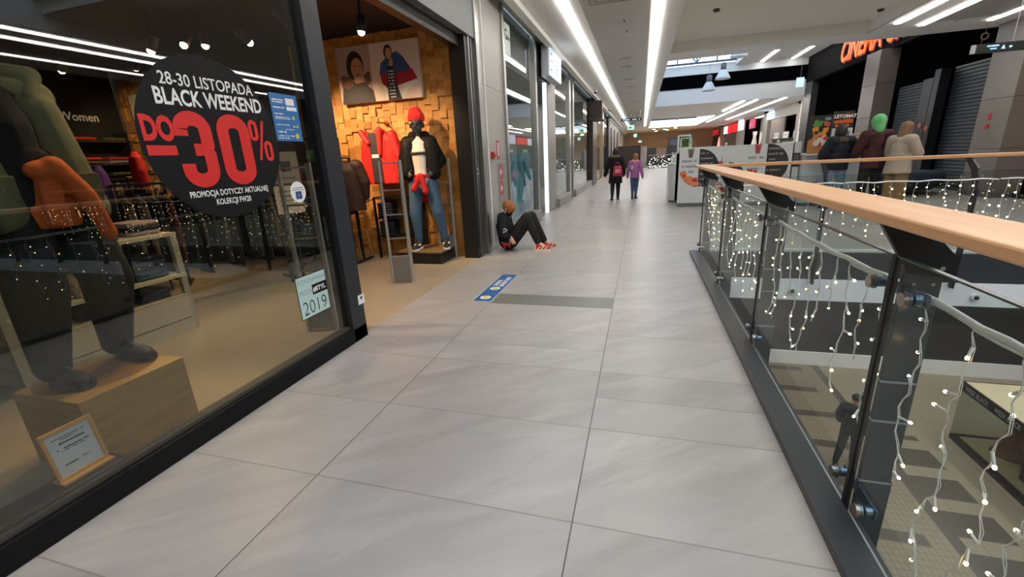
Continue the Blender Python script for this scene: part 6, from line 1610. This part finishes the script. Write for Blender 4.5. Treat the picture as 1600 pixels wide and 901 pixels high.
# things on the pier
t = thing('fire_notice', 'white and red fire notice on the grey pier above the seated person', 'notice', (-2.395, 7.42, 1.50))
MB().box((0, 0, 0), (.004, .16, .30)).build('sheet', mat('alarm_red'), t); MB().box((.0045, .05, .04), (.006, .11, .26)).build('white_mark', M_swhite, t)
t = thing('fire_alarm_button', 'small red alarm button on the grey pier near the shop entrance', 'alarm', (-2.38, 7.05, 1.50))
MB().box((0, 0, 0), (.05, .11, .11)).build('box', mat('alarm_red'), t, bevel=.006); MB().cyl((.05, .055, .055), (.056, .055, .055), .025, n=12).build('button', M_print, t)
t = thing('hydrant_cabinet', 'grey recessed cabinet door with red signs on the pier', 'cabinet', (-2.40, 7.42, .35))
MB().box((0, 0, 0), (.015, .50, 1.08)).build('door', mat('cabinet_grey', '8b8985', .4), t, bevel=.004)
for z in (.52, .80): f = MB().box((.016, .06, z), (.018, .24, z+.24)).build('red_sign', mat('alarm_red'), t); MB().prism([(.09, z+.05), (.20, z+.12), (.12, z+.2)], (.0182, 0, 0), YP, ZP, (.001, 0, 0)).build('sign_mark', M_swhite, f)
MB().cyl((.015, .44, .35), (.03, .44, .35), .018, n=10).build('lock', M_steel, t)
t = thing('wall_switch', 'small beige switch on the black jamb of the shop entrance', 'switch', (-2.42, 6.44, 1.28))
MB().box((0, -.03, 0), (.02, .03, .10)).build('plate', mat('switch_beige', 'c9bd9c', .5), t); MB().box((.02, -.01, .03), (.026, .01, .06)).build('rocker', M_print, t)
# light box sign
t = thing('shop_sign', 'white light box sign standing out above the second shop doorway', 'sign', (-2.41, 10.95, 3.32))
MB().rbox((.16, .86, .31), (.20, 1.62, .64), .04).build('box', mat('lightbox_edge', 'b9bec6', .4), t)
MB().box((.262, .08, .02), (.27, 1.64, .60)).build('face', mat('lightbox_face', 'd8e2ee', .4, emit='d6e4f6', es=1.1), t)
b = MB()
b.ribbon([(.42, .48), (.18, .48), (.18, .33), (.40, .33), (.40, .14), (.16, .14)], .055, (.272, 0, 0), YP, ZP, (.004, 0, 0))
b.ribbon([(.08, .08), (.08, .54), (.50, .54)], .03, (.272, 0, 0), YP, ZP, (.004, 0, 0))
b.build('emblem', mat('emblem_blue', '5f83a8', .4), t)
MB().text('izeer', .40, (.273, .56, .14), YP, ZP, 0, 1.0, .004).build('lettering', mat('letters_grey_blue', '46586e', .4), t)
MB().box((0, .3, .2), (.07, .5, .4)).box((0, 1.2, .2), (.07, 1.4, .4)).build('bracket', M_steel, t)
# glowing light line sticker and window posters
t = thing('window_poster', 'large blue outdoor photo poster in the lower half of the second shop window', 'poster', (-2.52, 8.2, .30))
k = NT('blue_photo', .5); n = k.noise(k.tc.outputs['Object'], 1.6, 6, 1.0); n2 = k.noise(k.tc.outputs['Object'], 5, 5, .5)
c = k.mix(k.ramp(n, .42, .58), lin('1d5f98'), lin('86b4d2')); c = k.mix(k.ramp(n2, .5, .75, 0, .55), c, lin('173a5c'))
k.put(k.b.inputs['Base Color'], c); M_bluephoto = k.m; _M['blue_photo'] = k.m
MB().box((0, 0, 0), (.02, 2.1, 1.30)).build('panel', M_bluephoto, t)
MB().box((.0, .25, 1.30), (.02, .65, 1.36)).box((0, 1.45, 1.30), (.02, 1.85, 1.36)).build('clip', M_swhite, t)
t = thing('window_poster', 'blue outdoor photo poster seen through the second shop doorway', 'poster', (-3.1, 11.6, .30))
MB().box((0, 0, 0), (.02, 2.3, 1.35)).build('panel', M_bluephoto, t)
b = MB().box((.021, .3, .12), (.03, .9, .5)); b.build('dark_motif', M_print, t); MB().box((0, 0, -.3), (.02, .05, 0)).box((0, 2.25, -.3), (.02, 2.3, 0)).build('foot', M_black, t)
t = thing('window_sticker', 'pale green lettered sticker at the top of the second shop window', 'sticker', (-2.428, 8.28, 3.30))
MB().box((0, 0, 0), (.002, .42, .52)).build('sheet', mat('sticker_palegreen', 'c4d4cc', .5), t); MB().text('G', .24, (.0024, .05, .25), YP, ZP, 0, 1, .006).build('lettering', M_print, t); b = MB(); b.bars(.22, .40, .26, .06, (.0024, 0, 0), YP, ZP, 0, .001, 5); b.build('print', M_print, t)
t = thing('menu_display', 'white display panels with a small curved mark inside the second shop', 'display', (-3.3, 8.4, 0))
for i in range(2): MB().box((0, i*1.15, 1.75), (.04, i*1.15+1.1, 2.75)).build('panel', mat('display_white', 'b9bcc0', .5), t)
MB().box((0, .0, 0), (.04, .05, 1.75)).box((0, 2.2, 0), (.04, 2.25, 1.75)).build('stand', M_steel, t)
for i in range(3): MB().box((-.3, 0, 1.1+.22*i), (.2, 2.3, 1.12+.22*i)).build('glass_shelf', M_swhite, t)
shc = ['b8442c', 'c9c4bc', '3a3f4a', 'd8d2c8', '8a2a24', '5a6470']
for i in range(12):
    o = MB(); o.ell((0, 0, .045), (.06, .13, .045)); o.cap((0, -.07, .05), (0, -.09, .10), .045, .045)
    q = o.build('sports_shoe', mat('sport_%d' % (i % 6), shc[i % 6], .5), None, voxel=.016); q.location = Vector((-3.38, 8.6+(i % 4)*.5, 1.122+.22*(i//4)))*U
    tag(q, 'sports shoe, %s from the left on the %s glass shelf of the second shop' % (['first', 'second', 'third', 'fourth'][i % 4], ['lower', 'middle', 'upper'][i//4]), 'shoe', 'sports shoes on the second shop shelves')
# lights inside the further shops
def ceil_panel(x, y, z, w, l, es, label, col='fff4e6'):
    t = thing('ceiling_light', label, 'ceiling light', (x, y, z)); MB().box((-w/2-.03, -l/2-.03, -.02), (w/2+.03, l/2+.03, 0)).build('frame', M_steel, t); MB().box((-w/2, -l/2, -.03), (w/2, l/2, -.0205)).build('diffuser', mat('panel_'+col+str(es), col, .4, emit=col, es=es), t)
ceil_panel(-5.0, 10.5, 3.95, .3, 5, 14, 'long light panel inside the second shop, nearer half'); ceil_panel(-5.0, 18.5, 3.95, .3, 6, 14, 'long light panel inside the second shop, farther half')
ceil_panel(-3.3, 26.5, 3.95, .5, 3, 7, 'warm light panel in the gold shop', 'ffca80'); ceil_panel(-3.3, 31.5, 3.95, .3, 3, 3, 'light panel in the dark brown shop')
ceil_panel(10.3, 36.5, 3.9, .4, 3, 4, 'light panel in the brown cafe', 'ffe0c0'); ceil_panel(10.1, 45, 3.95, .4, 5, 6, 'light panel in the pale shop of the right hand row')
t = thing('hanging_sign', 'dark hanging box sign with a copper face on the brown post', 'sign', (-2.28, 20.6, 2.95))
MB().box((0, 0, 0), (.55, .25, .75)).build('box', mat('sign_brown', '251b18', .4), t); MB().box((.05, .25, .0), (.55, 1.9, .05)).build('arm', mat('sign_brown'), t); MB().box((.55, .0, .1), (.56, .25, .65)).build('face', mat('sign_copper', '9a7a64', .4), t)
t = thing('display_pedestal', 'gold lit display pedestal in the gold shop window', 'display', (-2.75, 25.3, 0))
MB().box((-.2, -.4, 0), (.2, .4, 1.0)).build('base', mat('gold_wall'), t); MB().lathe([(.08, 1.0), (.13, 1.1), (.05, 1.3), (.09, 1.5)], n=12).build('vase', mat('warm_glass', 'e8c88a', .3, emit='ffca80', es=1.5), t)
# ---- lower level furniture
t = thing('display_case', 'long glass case with a black lettered top band on the lower floor', 'display case', (7.94, 8.0, -6))
MB().box((0, 0, 0), (1.9, 4.35, .12)).build('base', M_black, t); MB().box((.12, .12, .12), (1.8, 4.2, .14)).build('deck', mat('deck_beige', 'a08f72', .5), t)
bd = MB().box((-.02, -.02, 1.38), (0.02, 4.37, 1.62)).box((-.02, 4.33, 1.38), (1.92, 4.37, 1.62)).build('top_band', mat('band_black', '111215', .4), t)
b = MB()
for i in range(5): b.text('WEEK BLACK', .17, (-.023, 4.2-i*.95, 1.44), YN, ZP, 0, .72, .002)
b.build('lettering', mat('band_letter', '9aa0a6', .5), bd)
MB().box((-.01, 0, .12), (0, 4.35, 1.38)).box((0, 4.34, .12), (1.9, 4.35, 1.38)).build('glass_side', M_pane, t)
MB().box((.02, .02, 1.60), (1.88, 4.33, 1.62)).build('top', mat('deck_pale', 'c2b79c', .5), t)
t = thing('wooden_bust', 'turned brown wooden stand inside the glass case on the lower floor', 'stand', (8.7, 11.6, -5.86))
MB().lathe([(.35, 0), (.30, .08), (.16, .3), (.16, .9), (.22, 1.1)], n=16).build('body', mat('stand_wood', '7a4f30', .5), t)
t = thing('counter', 'dark block counter inside the glass case on the lower floor', 'counter', (8.3, 8.3, -5.86))
MB().box((0, 0, 0), (1.3, 2.4, .5)).build('body', M_dark, t)
for i, (x, z, l) in enumerate(((2.2, -.57, 'left'), (4.35, -.58, 'right'))):
    t = thing('wall_camera', 'small round camera on the pale band of the far slab edge, %s one' % l, 'camera', (x, 7.0, z)); MB().cyl((0, 0, 0), (0, -.05, 0), .045, n=12).build('mount', M_swhite, t); MB().ell((0, -.055, 0), (.028, .02, .028)).build('lens', M_print, t)
